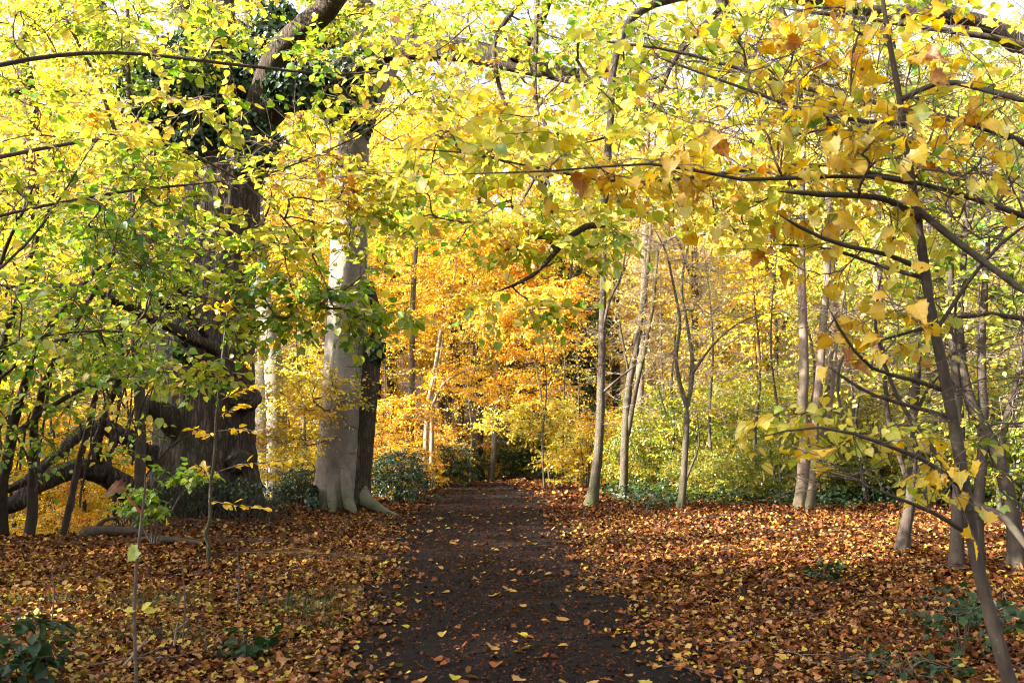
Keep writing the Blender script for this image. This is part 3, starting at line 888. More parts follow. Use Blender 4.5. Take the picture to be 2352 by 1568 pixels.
# ================================================================== SLIM TREES BY THE PATH
def slim(name, label, d, stems, crown=(), mat='slim', leafmat='lime', size=.09, tint=.5, per=5, lper=5, tm=OVAL, keep=None, twigmat='twig', sides=14, length=(.3, .7), up=.08, moss=None, fl=.35, cat='tree', stemname='trunk', bvar=.1, horiz=None, wig=.07, bare=26):
    x0, y0 = stems[0][0][0], stems[0][0][1]
    b = P(x0, y0, d); b[2] = gh(b[0], b[1])
    T = Tree(name, b, label, cat)
    for k, s in enumerate(stems):
        pr = T.px(s, d); pr[:, 3] *= .86
        onground = s[0][1] > 1055 and len(s[0]) == 3
        if onground:
            pr[0, 2] = gh(pr[0, 0], pr[0, 1])
        T.stem(pr, stemname if onground else 'limb', mat, sides, None, flare(fl, .18, 4, k, .012) if onground else None, bury=.25 if onground else 0, jit=.22)
    if crown:
        tg = ells(*[(P(px, py, dd), r, n) for px, py, dd, r, n in crown])
        T.grow(tg, rmax=.04, tip=.0055, up=up, wig=wig)
        T.twigs(per, length)
        T.leaves(lper, size, tm, leafmat, (lambda p: tint + .12 * pn(p, .7, d)), keep=keep, bvar=bvar)
        T.wood(twigmat, 5, T.crown)
    if bare:
        q = np.vstack(T.npos); q = q[(q[:, 2] > b[2] + 1.6) & (q[:, 2] < b[2] + 8.5)]
        k = rng.integers(0, len(q), bare)
        a = rng.random(bare) * 6.283; r = rng.uniform(.35, 1.5, bare)
        T.grow(q[k] + np.stack([np.cos(a) * r, np.sin(a) * r, rng.uniform(.1, .9, bare) * r], 1), rmax=.016, tip=.0055, up=.05, wig=.1)
        T.twigs(5, (.25, .8), droop=-.03, tip_r=.0042)
        T.wood(twigmat, 4)
    return T


slim('slim_tree', 'straight slim tree nearest the path edge with mossy foot', 30.0,
     [[(1360, 1158, 34), (1366, 1110, 27), (1374, 1040, 24), (1380, 950, 22), (1383, 850, 20), (1384, 740, 18), (1386, 640, 16), (1388, 560, 14), (1392, 460, 11), (1398, 320, 9), (1405, 120, 6)],
      [(1384, 760, 10, 30), (1400, 690, 8, 29.8), (1424, 640, 6, 29.6), (1440, 560, 4, 29.4)],
      [(1385, 900, 8, 30), (1420, 870, 6, 29.5), (1470, 830, 4, 29)]],
     [(1400, 430, 30, (1.5, 1.4, 2.0), 50), (1420, 150, 30, (1.8, 1.6, 1.8), 40), (1395, 760, 30, (1.0, .9, 1.8), 22)], leafmat='understory', tint=.62, keep=.5)
slim('slim_tree', 'ivy footed pale slim tree forking high, second beyond the path edge', 33.0,
     [[(1431, 1140, 24), (1434, 1060, 21), (1438, 960, 20), (1446, 870, 18), (1462, 790, 17), (1476, 700, 14), (1488, 600, 11), (1500, 450, 8), (1505, 260, 5)],
      [(1441, 1000, 15, 33), (1460, 900, 13, 32.8), (1482, 800, 11, 32.6), (1500, 700, 9, 32.4), (1512, 560, 6, 32.2)],
      [(1446, 870, 8, 33), (1430, 780, 6, 32.8), (1415, 700, 4, 32.5)]],
     [(1490, 700, 33, (1.3, 1.2, 2.4), 60), (1500, 430, 33, (1.6, 1.4, 2.0), 50)], leafmat='palefar', tint=.45, keep=.35, twigmat='palet', per=7)
t = slim('slim_tree', 'straight tan trunk hung with a strip of ivy behind the forked slim tree', 40.0,
     [[(1472, 1098, 26), (1470, 1000, 24), (1472, 880, 22), (1477, 760, 21), (1482, 640, 19), (1486, 480, 17), (1488, 300, 14), (1490, 100, 10)]],
     [(1500, 480, 40, (2.0, 2, 2.6), 60), (1480, 180, 40, (2.6, 2.4, 2.6), 60)], mat='pink', leafmat='palefar', tint=.35, keep=.5, twigmat='palet')
ivy_on(t, [(P(1458, 1040, 39.7), (.16, .16, 1.1), .7), (P(1468, 1075, 39.7), (.26, .2, .5), .3)], 900, .09)
slim('forked_sapling', 'thin pale sapling forked at chest height with bare crooked twigs', 26.0,
     [[(1563, 1176, 22), (1570, 1110, 18), (1575, 1030, 17), (1578, 930, 16)],
      [(1578, 935, 13, 26), (1562, 880, 11, 25.9), (1553, 820, 10, 25.8), (1562, 740, 8, 25.7), (1548, 660, 7, 25.6), (1530, 580, 5, 25.5), (1500, 520, 3, 25.4)],
      [(1578, 935, 13, 26), (1588, 880, 12, 26.1), (1590, 820, 11, 26.2), (1578, 740, 9, 26.3), (1566, 670, 8, 26.4), (1575, 590, 6, 26.5), (1600, 500, 4, 26.6)],
      [(1588, 860, 8, 26.1), (1640, 790, 6, 26), (1700, 740, 4, 25.8), (1770, 715, 3, 25.5)],
      [(1569, 1120, 8, 26), (1592, 1060, 7, 25.9), (1606, 1020, 5, 25.8), (1600, 940, 3, 25.7)]],
     [(1560, 620, 26, (1.1, 1, 1.3), 60), (1640, 640, 26, (1.0, 1, 1.1), 50), (1560, 800, 26, (.8, .8, .7), 22), (1500, 540, 26, (.8, .8, .6), 22)], leafmat='palefar', tint=.4, keep=.12, twigmat='palet', per=8, lper=4, size=.06, wig=.11)
slim('twin_stem_tree', 'tree of two close stems, one pinkish and one brown, among fallen leaves', 25.0,
     [[(1852, 1180, 36), (1860, 1120, 30), (1868, 1050, 28), (1872, 970, 25), (1884, 860, 23), (1893, 760, 21), (1900, 660, 18), (1906, 540, 15), (1912, 380, 11), (1916, 200, 7)],
      [(1835, 1152, 32), (1841, 1080, 29), (1844, 1010, 28), (1839, 930, 26), (1845, 830, 24), (1842, 720, 22), (1840, 620, 20), (1841, 500, 16), (1845, 340, 12), (1850, 160, 7)],
      [(1868, 1060, 13, 25), (1900, 960, 12, 25.2), (1915, 860, 11, 25.4), (1925, 760, 9, 25.6), (1945, 640, 6, 25.8)]],
     [(1880, 300, 25, (2.0, 1.8, 2.0), 60), (1900, 620, 25.5, (1.0, 1, 1.2), 20)], mat='pink', leafmat='lime', tint=.66, keep=.6, size=.1)
slim('slim_tree', 'sunlit pale trunk seen through the thicket of the far verge', 37.0,
     [[(2025, 1140, 30), (2026, 1040, 28), (2026, 920, 27), (2022, 800, 26), (2018, 700, 25), (2016, 580, 23), (2012, 420, 19), (2005, 200, 14)],
      [(2022, 800, 13, 37), (1990, 730, 11, 36.6), (1965, 690, 8, 36.2)]],
     [(2010, 350, 37, (2.6, 2.4, 3), 70), (2040, 100, 37, (3, 2.4, 2.6), 60)], mat='pink', leafmat='lime', tint=.6, size=.12)
slim('slim_tree', 'slender tan trunk rising behind the twin stemmed tree', 31.0,
     [[(1905, 1130, 24), (1898, 1000, 22), (1903, 860, 21), (1912, 740, 20), (1908, 600, 18), (1900, 440, 14), (1890, 240, 9)]],
     [(1890, 330, 31, (2.2, 2, 2.4), 60)], mat='pink', leafmat='lime', tint=.62, size=.11)
slim('leaning_tree', 'young brown tree leaning among the leaves with dark bark', 15.0,
     [[(2072, 1272, 36), (2080, 1215, 31), (2093, 1140, 29), (2096, 1060, 25), (2098, 960, 22), (2108, 840, 19), (2112, 700, 16), (2105, 540, 13), (2095, 380, 9)],
      [(2094, 1120, 18, 15), (2064, 1040, 15, 14.9), (2040, 960, 13, 14.8), (2032, 860, 10, 14.7), (2020, 760, 7, 14.6)],
      [(2098, 960, 11, 15), (2140, 880, 9, 15), (2200, 820, 7, 15), (2290, 760, 4, 15)]],
     [(2110, 420, 15, (1.6, 1.4, 1.5), 50), (2180, 800, 15, (1.1, 1, .9), 26), (2020, 830, 15, (.6, .6, .7), 10)], mat='dark', leafmat='lime_yellow', tint=.4, keep=.6, size=.09, tm=LIME)
slim('multi_stem_tree', 'clump of dark crossing stems at the leafy verge with a low leaning bough', 13.0,
     [[(2195, 1262, 38), (2200, 1180, 33), (2206, 1080, 30), (2205, 980, 27), (2196, 880, 24), (2188, 760, 20), (2184, 620, 16), (2180, 440, 11), (2170, 260, 7)],
      [(2338, 1300, 46), (2328, 1210, 40), (2310, 1120, 38), (2292, 1050, 36), (2262, 990, 33), (2232, 930, 30), (2212, 850, 26), (2204, 740, 22), (2214, 600, 17), (2224, 440, 12)],
      [(2240, 1255, 30), (2246, 1150, 27), (2256, 1050, 25), (2258, 940, 23), (2256, 820, 20), (2262, 680, 17), (2270, 500, 13), (2280, 300, 8)],
      [(2300, 1062, 20, 13), (2308, 980, 18, 12.9), (2330, 900, 16, 12.8), (2360, 780, 13, 12.7), (2390, 640, 9, 12.6)],
      [(2205, 1150, 20, 13), (2250, 1165, 20, 12.6), (2300, 1185, 20, 12.3), (2345, 1235, 18, 12.1), (2380, 1290, 12, 12)]],
     [(2250, 420, 13, (1.6, 1.4, 1.5), 60), (2300, 700, 13, (1.1, 1, 1.0), 40), (2200, 620, 13, (.8, .8, .8), 20), (2290, 1000, 13, (.7, .7, .8), 16)], mat='dark', leafmat='lime', tint=.42, keep=.7, size=.085, tm=LIME)

# ================================================================== NEAR RIGHT: sycamore sapling and lime limb
def near_right():
    d = 6.3
    b = P(2318, 1600, d); b[2] = gh(b[0], b[1])
    T = Tree('sycamore_sapling', b, 'young leaning sycamore with spotted orange yellow leaves, nearest the camera', 'tree')
    T.stem(T.px([(2330, 1610, 36), (2300, 1500, 33), (2262, 1360, 30), (2238, 1260, 28), (2222, 1160, 27), (2205, 1050, 27), (2185, 940, 26), (2165, 840, 25), (2140, 720, 23), (2122, 600, 22), (2104, 480, 20),
                 (2092, 400, 17), (2078, 300, 16), (2062, 200, 14), (2040, 80, 12), (2022, -40, 9)], d, 5.9), 'trunk', 'dark', 18, 80, flare(.3, .15, 4, 0, .01), bury=.3)
    limbs = [
        [(2106, 500, 20, 6.0), (2050, 462, 17, 5.9), (1980, 450, 15, 5.8), (1900, 446, 14, 5.7), (1788, 440, 12, 5.6)],
        [(2094, 420, 13, 5.95), (2000, 405, 11, 5.8), (1850, 408, 10, 5.7), (1700, 412, 9, 5.6), (1600, 392, 8, 5.5), (1480, 376, 7, 5.4), (1360, 385, 6, 5.35), (1230, 395, 5, 5.3), (1100, 398, 4, 5.3), (1010, 402, 3, 5.3)],
        [(2078, 285, 12, 5.9), (1980, 278, 10, 5.9), (1850, 255, 9, 5.9), (1740, 215, 8, 5.9), (1600, 165, 6, 5.9), (1480, 120, 4, 5.9)],
        [(2128, 622, 14, 6.1), (2040, 585, 12, 5.9), (1930, 560, 11, 5.7), (1850, 528, 9, 5.6), (1780, 488, 6, 5.5)],
        [(2128, 640, 12, 6.1), (2020, 610, 9, 6.2), (1900, 570, 7, 6.3), (1760, 560, 5, 6.4)],
        [(2180, 900, 14, 6.2), (2090, 870, 11, 6.0), (2010, 850, 9, 5.9), (1950, 790, 7, 5.8), (1900, 700, 5, 5.7)],
        [(2190, 960, 12, 6.2), (2080, 930, 9, 6.3), (1990, 900, 8, 6.3), (1900, 840, 6, 6.4)],
        [(2222, 1130, 13, 6.2), (2130, 1060, 11, 6.0), (2030, 1020, 9, 5.9), (1920, 985, 7, 5.8), (1830, 985, 5, 5.7), (1720, 1010, 4, 5.6)],
        [(2232, 1230, 12, 6.25), (2150, 1180, 10, 6.1), (2080, 1150, 8, 6.0), (2000, 1120, 5, 5.9)],
        [(2220, 1120, 17, 6.2), (2150, 1040, 14, 6.3), (2090, 960, 11, 6.4), (2040, 860, 9, 6.5), (2010, 740, 7, 6.6), (2030, 600, 5, 6.7)],
        [(2150, 760, 11, 6.1), (2230, 640, 9, 6.0), (2300, 560, 8, 5.9), (2380, 500, 6, 5.8)],
        [(2070, 230, 14, 5.9), (2160, 190, 14, 5.8), (2260, 205, 15, 5.7), (2380, 240, 16, 5.6)],
        [(2106, 480, 18, 6.0), (2180, 540, 16, 5.9), (2260, 600, 15, 5.8), (2380, 690, 14, 5.7)]]
    for s in limbs:
        T.stem(T.px(s, d), 'limb', 'dark', 8, None, None, bury=0, jit=.3)
    tg = ells((P(1830, 340, 5.8), (.8, .5, .26), 44), (P(1420, 390, 5.4), (.42, .3, .12), 14), (P(2080, 300, 5.9), (.6, .5, .45), 24), (P(2220, 260, 5.7), (.4, .4, .4), 16),
              (P(1760, 120, 6.1), (.7, .5, .25), 30), (P(2000, 80, 6.1), (.7, .5, .3), 26), (P(1940, 560, 5.9), (.5, .4, .2), 14),
              (P(2020, 760, 6.0), (.4, .4, .25), 14), (P(1980, 1020, 5.9), (.4, .4, .16), 5), (P(2120, 1120, 6.0), (.3, .3, .2), 7))
    T.grow(tg, rmax=.012, tip=.0026, up=.02)
    T.twigs(3, (.12, .34), start=.4, tip_r=.002, droop=.22)
    T.leaves(3, .088, MAPLE, 'maple', lambda p: .55 + .2 * pn(p, 2.0), droop=.55, scat=.8, petiole=.5, tvar=.18, keep=.44, curl=.7)
    T.wood('twig', 5, T.crown)
    DENS[0] = 1
    T.grow(ells((P(2050, 420, 6.1), (.9, .5, .5), 30), (P(2120, 800, 6.2), (.5, .5, .6), 22), (P(1750, 250, 5.9), (.8, .5, .3), 22), (P(2000, 1080, 6.1), (.5, .4, .2), 8)), rmax=.008, tip=.0026, up=.06, wig=.09)
    T.twigs(4, (.2, .5), droop=.02, tip_r=.0019)
    T.wood('twig', 4, T.crown)
    return T


DENS[0] = 0.8
near_right()
DENS[0] = 1.0


def lime_right():
    b = np.array(on_ground(5.0, 7.6))
    T = Tree('lime_tree', b, 'lime whose yellow leaved boughs sweep level across the path from the right edge', 'tree')
    T.stem(np.array([[*b, .16], [5.0, 7.6, 2.0, .14], [4.9, 7.6, 4.0, .12], [4.8, 7.5, 6.5, .08], [4.7, 7.4, 9, .04]]), 'trunk', 'slim', 16, 40, flare(.3, .2, 4))
    for s in ([(2700, 560, 30, 7.6), (2450, 380, 22, 7.3), (2250, 290, 17, 7), (2000, 240, 14, 6.8), (1800, 190, 11, 6.7), (1560, 120, 8, 6.6), (1340, 90, 5, 6.5)],
              [(2700, 700, 26, 7.6), (2500, 560, 18, 7.0), (2300, 480, 14, 6.6), (2100, 420, 12, 6.3), (1850, 380, 10, 6.1), (1640, 400, 9, 6.0), (1450, 420, 7, 5.9), (1250, 390, 6, 5.8), (1060, 350, 4, 5.7), (860, 340, 3, 5.7)],
              [(2700, 300, 26, 7.6), (2400, 120, 18, 7.4), (2100, 60, 13, 7.3), (1800, 20, 10, 7.2)],
              [(2700, 800, 22, 7.6), (2480, 760, 15, 7.0), (2260, 720, 11, 6.8), (2100, 760, 8, 6.6), (1960, 800, 5, 6.5)]):
        T.stem(T.px(s, 7), 'limb', 'dark', 8, None, None, bury=0, jit=.3)
    tg = ells((P(1960, 190, 6.9), (1.0, .7, .35), 60), (P(1560, 130, 6.6), (.8, .6, .25), 40), (P(1120, 350, 5.75), (.55, .4, .16), 44), (P(1500, 400, 5.9), (.5, .4, .15), 26),
              (P(1760, 480, 6.2), (.6, .4, .3), 26), (P(2200, 420, 6.8), (.7, .6, .5), 40), (P(2200, 90, 7.3), (.8, .6, .4), 40), (P(2080, 700, 6.7), (.5, .5, .35), 22), (P(1900, 985, 6.4), (.62, .4, .14), 30), (P(1700, 330, 6.4), (.7, .5, .3), 40), (P(2160, 1040, 6.6), (.3, .3, .3), 12), (P(1300, 250, 6.4), (.7, .5, .2), 30))
    T.grow(tg, rmax=.012, tip=.0024, up=.03)
    T.twigs(3, (.12, .32), start=.35, tip_r=.0015, droop=.25)
    T.leaves(4, .074, LIME, 'lime_yellow', lambda p: .52 + .22 * pn(p, 1.4) - .25 * sstep(2.2, 3.4, p[:, 0]), droop=.35, scat=.6, tvar=.18, keep=.85)
    T.wood('twig', 5, T.crown)
    DENS[0] = 1
    T.grow(ells((P(2200, 300, 7), (.9, .7, .8), 40), (P(1900, 150, 6.9), (1.0, .7, .4), 30), (P(2250, 800, 6.9), (.5, .5, .9), 30)), rmax=.009, tip=.0028, up=.05, wig=.09)
    T.twigs(5, (.25, .6), droop=.03, tip_r=.002)
    T.wood('twig', 4, T.crown)


DENS[0] = 0.58
lime_right()
DENS[0] = 1.0


def lime_left():
    b = np.array(on_ground(-6.6, 7.6))
    T = Tree('lime_tree', b, 'lime whose green and yellow sprays hang in from the upper left edge', 'tree')
    T.stem(np.array([[*b, .22], [-6.6, 7.6, 2.0, .19], [-6.5, 7.7, 4.5, .16], [-6.4, 7.9, 7.5, .11], [-6.2, 8, 10.5, .05]]), 'trunk', 'slim', 18, 44, flare(.3, .2, 4))
    limbs = ([(-420, 600, 15, 7.8), (-100, 520, 10, 8.6), (120, 470, 7, 9.2), (290, 440, 6, 9.6), (480, 420, 4, 10), (640, 400, 3, 10.2)],
             [(-420, 300, 18, 7.8), (-50, 160, 13, 8.6), (250, 120, 10, 9.3), (560, 150, 8, 9.8), (800, 170, 6, 10.1), (980, 130, 4, 10.2), (1110, 30, 3, 10.3)],
             [(-420, 800, 13, 7.8), (-120, 700, 8, 8.6), (60, 560, 6, 9), (160, 420, 4, 9.2), (230, 300, 3, 9.4)],
             [(-420, 480, 15, 7.8), (0, 360, 11, 9.0), (330, 320, 8, 10), (560, 420, 6, 10.4), (700, 560, 4, 10.4), (760, 680, 3, 10.3)],
             [(560, 420, 5, 10.4), (720, 360, 4, 10.5), (860, 290, 4, 10.6), (1000, 170, 3, 10.6)],
             [(-420, 900, 11, 7.8), (-150, 860, 7, 9), (60, 780, 6, 10), (250, 760, 4, 10.6), (400, 780, 3, 11)])
    for s in limbs:
        T.stem(T.px(s, 8), 'limb', 'dark', 8, None, None, bury=0, jit=.3)
    tg = ells((P(230, 130, 9.6), (1.5, 1.0, .65), 70), (P(520, 330, 10.3), (1.5, 1.0, .5), 70), (P(200, 420, 9.6), (1.3, 1.0, .6), 110), (P(860, 190, 10.3), (.95, .8, .38), 70),
              (P(700, 620, 10.3), (.72, .7, .55), 80), (P(800, 715, 10.4), (.42, .4, .38), 34), (P(600, 740, 10.4), (.5, .4, .25), 34), (P(430, 850, 10.6), (.55, .5, .2), 34), (P(800, 430, 10.5), (.5, .5, .45), 40), (P(900, 730, 10.6), (.35, .4, .08), 12), (P(420, 560, 10.4), (1.2, .9, .5), 90), (P(80, 700, 10), (.8, .8, .5), 40), (P(300, 790, 10.8), (.8, .5, .25), 26), (P(960, 60, 10.3), (.6, .5, .3), 26), (P(620, 60, 10.2), (1.0, .7, .35), 20), (P(760, 470, 10.5), (.7, .6, .3), 36))
    T.grow(tg, rmax=.02, tip=.003, up=.03)
    T.twigs(3, (.18, .45), start=.35, tip_r=.0026, droop=.2)
    T.leaves(5, .085, LIME, 'lime', lambda p: .43 + .17 * sstep(2.6, 5.0, p[:, 2]) + .22 * pn(p, .9), droop=.28, scat=.5, tvar=.15, keep=.9)
    T.wood('twig', 5, T.crown)
    DENS[0] = 1
    T.grow(ells((P(230, 560, 10), (1.6, 1, .9), 46), (P(700, 300, 10.3), (1.3, 1, .8), 26)), rmax=.012, tip=.0034, up=.1, wig=.09)
    T.twigs(5, (.3, .8), droop=.02, tip_r=.0024)
    T.wood('twig', 4, T.crown)


DENS[0] = 0.55
lime_left()
DENS[0] = 1.0


def lime_shrub():
    """many-stemmed lime regrowth at the left, beyond the drop of the bank"""
    b = P(20, 1150, 19.0); b[2] = gh(b[0], b[1])
    T = Tree('multi_stem_lime', b, 'thicket of dark lime stems fanning up from the bank beside the massive old tree', 'tree')
    specs = [[(60, 1150, 34, 19), (66, 1040, 28, 18.6), (90, 920, 24, 18), (150, 800, 20, 17), (215, 690, 17, 16), (262, 590, 14, 15.4), (300, 480, 10, 15)],
             [(10, 1160, 36, 19), (24, 1010, 30, 18.2), (52, 880, 25, 17.4), (110, 760, 21, 16.4), (190, 660, 17, 15.6), (300, 540, 12, 15), (380, 430, 8, 14.6)],
             [(-30, 1150, 30, 19), (-10, 980, 26, 18), (0, 860, 22, 17), (40, 700, 18, 16), (100, 520, 14, 15), (150, 360, 9, 14.4)],
             [(140, 1150, 22, 19.6), (190, 1010, 18, 19.4), (225, 880, 15, 19), (235, 740, 12, 18.6), (280, 600, 9, 18.2)],
             [(30, 1000, 18, 18.2), (121, 931, 16, 17.8), (205, 887, 14, 17.4), (293, 861, 11, 17)],
             [(0, 870, 14, 17), (80, 800, 11, 16.4), (190, 765, 9, 16), (300, 740, 6, 15.6)],
             [(-60, 1160, 26, 18), (-80, 960, 22, 16.5), (-60, 760, 18, 15), (0, 600, 13, 13.6), (80, 420, 8, 12.6)]]
    for s in specs:
        pr = T.px(s, 19); pr[:, 3] *= .72
        low = s[0][1] > 1120
        if low: pr[0, 2] = gh(pr[0, 0], pr[0, 1])
        T.stem(pr, 'stem' if low else 'limb', 'dark', 10, None, flare(.2, .2, 3) if low else None, bury=.3 if low else 0, jit=1.0)
    for k in range(26):                      # arching bare shoots
        x, y, dd = rng.uniform(-60, 330), rng.uniform(960, 1150), rng.uniform(17.6, 20.5)
        p0 = P(x, y, dd); a = rng.uniform(-.9, .9); L = rng.uniform(1.2, 3.2); h = rng.uniform(.5, 2.6)
        e = np.array([math.sin(a) * L, -rng.uniform(0, 1.2), 0])
        T.stem(np.array([[*p0, .022], [*(p0 + e * .35 + [0, 0, h * .7]), .016], [*(p0 + e * .7 + [0, 0, h]), .011], [*(p0 + e * 1.1 + [0, 0, h * .95]), .004]]), 'stem', 'dark', 6, 16, None, bury=.3, jit=.8)
    tg = ells((P(150, 560, 15), (2.0, 1.6, 1.5), 130), (P(60, 380, 14), (1.6, 1.5, 1.2), 70), (P(330, 500, 14.8), (1.3, 1.2, 1.2), 70), (P(60, 820, 16.4), (1.4, 1.2, .9), 70),
              (P(230, 800, 17), (1.3, 1.2, .7), 60), (P(180, 980, 17.5), (1.4, 1, .6), 46), (P(40, 1040, 17.5), (.9, 1, .5), 26))
    T.grow(tg, rmax=.03, tip=.004, up=.06, wig=.08)
    T.twigs(4, (.25, .6), start=.35, droop=.2)
    T.leaves(5, .10, LIME, 'lime', lambda p: .40 + .17 * sstep(2.2, 6.0, p[:, 2]) + .2 * pn(p, .7), droop=.28, scat=.5, tvar=.15, keep=lambda p: .45 + .5 * sstep(2, 5, p[:, 2]))
    T.wood('twig', 5, T.crown)


DENS[0] = 0.55
lime_shrub()
DENS[0] = 1.0

slim('slender_tree', 'upright slender tree with a thin dark stem passing the ivy mass', 20.0,
     [[(318, 1180, 30), (322, 1050, 28), (320, 920, 27), (315, 800, 27), (314, 680, 25), (306, 580, 22), (302, 450, 17), (298, 330, 14), (296, 200, 12), (294, 60, 11), (292, -120, 8)],
      [(300, 400, 12, 20), (260, 290, 11, 19.8), (220, 180, 10, 19.6), (160, 60, 8, 19.4), (120, -60, 6, 19.2)]],
     [(300, 60, 19.8, (2.2, 1.8, 1.6), 70), (120, 80, 19.4, (1.8, 1.6, 1.4), 60)], mat='dark', leafmat='lime', tint=.5, size=.10, tm=LIME, lper=6)


def lime_over():
    """tall lime beyond the right edge whose boughs hang over the middle of the path"""
    b = np.array(on_ground(9.4, 15.5))
    T = Tree('lime_tree', b, 'tall lime whose lichened boughs hang over the middle of the path', 'tree')
    T.stem(np.array([[*b, .3], [9.4, 15.5, 3.0, .26], [9.2, 15.3, 6.0, .22], [8.8, 15, 9.5, .16], [8.4, 14.6, 13, .08]]), 'trunk', 'limb', 24, 50, flare(.3, .3, 5, 0, .02))
    limbs = ([(2560, 240, 60, 15.3), (2250, 60, 44, 15), (1980, 30, 34, 14.4), (1700, -20, 26, 13.6), (1480, 20, 20, 12.6), (1412, 130, 18, 11.8), (1400, 280, 17, 11.4), (1392, 400, 17, 11.2), (1386, 500, 20, 11.1)],
             [(1388, 515, 17, 11.1), (1340, 522, 16, 11.0), (1296, 556, 14, 10.9), (1256, 600, 12, 10.8), (1210, 640, 9, 10.7), (1136, 672, 6, 10.6)],
             [(2250, 60, 30, 15), (2000, -60, 24, 15.4), (1650, -90, 20, 15.6), (1300, -60, 16, 15.4), (1150, 60, 12, 15), (1140, 180, 10, 14.8), (1200, 330, 9, 14.5), (1265, 440, 7, 14.2), (1230, 560, 4, 14)],
             [(1240, -80, 12, 15.2), (1232, 80, 11, 15), (1230, 230, 10, 14.8), (1262, 330, 8, 14.6), (1190, 480, 6, 14.2)],
             [(1700, -20, 16, 13.6), (1560, 120, 13, 13.4), (1500, 240, 10, 13), (1430, 300, 8, 12.6), (1340, 330, 5, 12.2)])
    for s in limbs:
        T.stem(T.px(s, 15), 'limb', 'limb', 12, None, None, bury=0, jit=.35)
    tg = ells((P(1300, 90, 14.8), (2.0, 1.5, .9), 110), (P(1600, 90, 14), (1.9, 1.5, 1.0), 100), (P(1900, 120, 14.6), (2.0, 1.5, 1.0), 80), (P(1380, 350, 12.5), (1.3, 1, .6), 50), (P(1010, 430, 13.6), (1.2, 1, .5), 40),
              (P(1280, 540, 11), (.75, .6, .35), 50), (P(960, 500, 11.6), (1.0, .8, .35), 36), (P(1190, 700, 10.7), (.55, .4, .12), 12), (P(1560, 420, 13), (1.2, 1, .6), 40), (P(1750, 500, 13), (1.1, 1, .4), 26))
    T.grow(tg, rmax=.03, tip=.0035, up=.03)
    T.twigs(4, (.2, .55), start=.35, droop=.22)
    T.leaves(5, .095, LIME, 'lime', lambda p: .57 - .16 * sstep(4.2, 2.6, p[:, 2]) + .22 * pn(p, .8), droop=.3, scat=.5, tvar=.15)
    T.wood('twig', 5, T.crown)
    DENS[0] = 1
    T.grow(ells((P(1250, 200, 14.5), (2.2, 1.4, 1.2), 44), (P(1620, 200, 13.6), (1.8, 1.4, 1.0), 40), (P(1950, 220, 14.6), (2, 1.4, 1.2), 30)), rmax=.012, tip=.0042, up=.08, wig=.09)
    T.twigs(5, (.3, .9), droop=.04, tip_r=.0032)
    T.wood('twig', 4, T.crown)


DENS[0] = 0.7
lime_over()
DENS[0] = 1.0

# ================================================================== GOLDEN TREES OVER THE FAR PATH
slim('golden_beech', 'golden beech with a straight pale trunk left of where the path vanishes', 41.0,
     [[(940, 1085, 22), (943, 1000, 20), (946, 900, 18), (948, 800, 16), (950, 680, 14), (955, 540, 11), (960, 380, 8)]],
     [(960, 700, 41, (2.2, 2, 2.2), 110), (980, 450, 41, (2.4, 2.2, 2.2), 110), (930, 950, 40, (1.5, 1.2, .9), 60)], mat='slim', leafmat='gold', size=.10, tint=.54, per=7, lper=7)
slim('golden_beech', 'golden tree with two thin dark stems and a bent pale limb', 43.0,
     [[(975, 1090, 14), (978, 1000, 13), (984, 920, 12), (1000, 840, 11), (1010, 770, 9), (1040, 660, 7), (1052, 540, 5)],
      [(990, 1085, 15), (990, 980, 13), (992, 900, 11), (1010, 820, 9), (1018, 770, 6)],
      [(988, 940, 7, 43), (1020, 880, 6, 42.8), (1070, 850, 5, 42.5), (1100, 842, 3, 42.2)]],
     [(1040, 620, 43, (2.2, 2, 2.2), 110), (1060, 880, 43, (1.6, 1.4, 1.2), 60)], mat='palet', leafmat='gold', size=.10, tint=.58, per=7, lper=7)
slim('golden_beech', 'brightest golden orange beech spreading over the far bend of the path', 57.0,
     [[(1128, 1098, 18), (1136, 1030, 18), (1142, 940, 17), (1148, 850, 15), (1140, 760, 13), (1136, 640, 11), (1130, 500, 9)],
      [(1142, 800, 9, 57), (1180, 720, 8, 56), (1230, 660, 5, 55)]],
     [(1210, 740, 54, (3.3, 2.6, 2.2), 200), (1150, 560, 55, (3.0, 2.6, 2.1), 140), (1220, 890, 54, (2.7, 2.1, 1.0), 90), (1290, 680, 54, (1.8, 1.5, 1.3), 60)], mat='slim', leafmat='gold', size=.13, tint=.58, per=7, lper=8, length=(.4, .95))
slim('golden_beech', 'tall golden beech filling the gap beside the smooth grey beech', 62.0,
     [[(1020, 1080, 20), (1030, 900, 18), (1040, 700, 16), (1046, 480, 14), (1050, 250, 10)]],
     [(1000, 520, 60, (3.9, 3.4, 3.4), 150), (1080, 340, 60, (4.2, 3.4, 3.1), 140), (930, 340, 60, (3.4, 3.1, 3.1), 100), (900, 640, 56, (2.5, 2.4, 2.7), 100)], mat='slim', leafmat='gold', size=.145, tint=.52, per=7, lper=7, length=(.4, 1.0))
slim('field_maple', 'small yellow tree with loose low sprays beside the far path end', 46.0,
     [[(1262, 1112, 7), (1258, 1030, 6), (1250, 960, 5), (1235, 860, 4), (1228, 800, 3)], [(1292, 1112, 6), (1294, 1000, 5), (1296, 900, 4), (1298, 800, 3)]],
     [(1180, 970, 45, (1.9, 1.2, .6), 46), (1250, 950, 45, (1.7, 1.2, .7), 46), (1290, 1050, 45, (1.2, 1.2, .6), 26)], mat='dark', leafmat='lime_yellow', size=.14, tint=.6, per=5, lper=5)

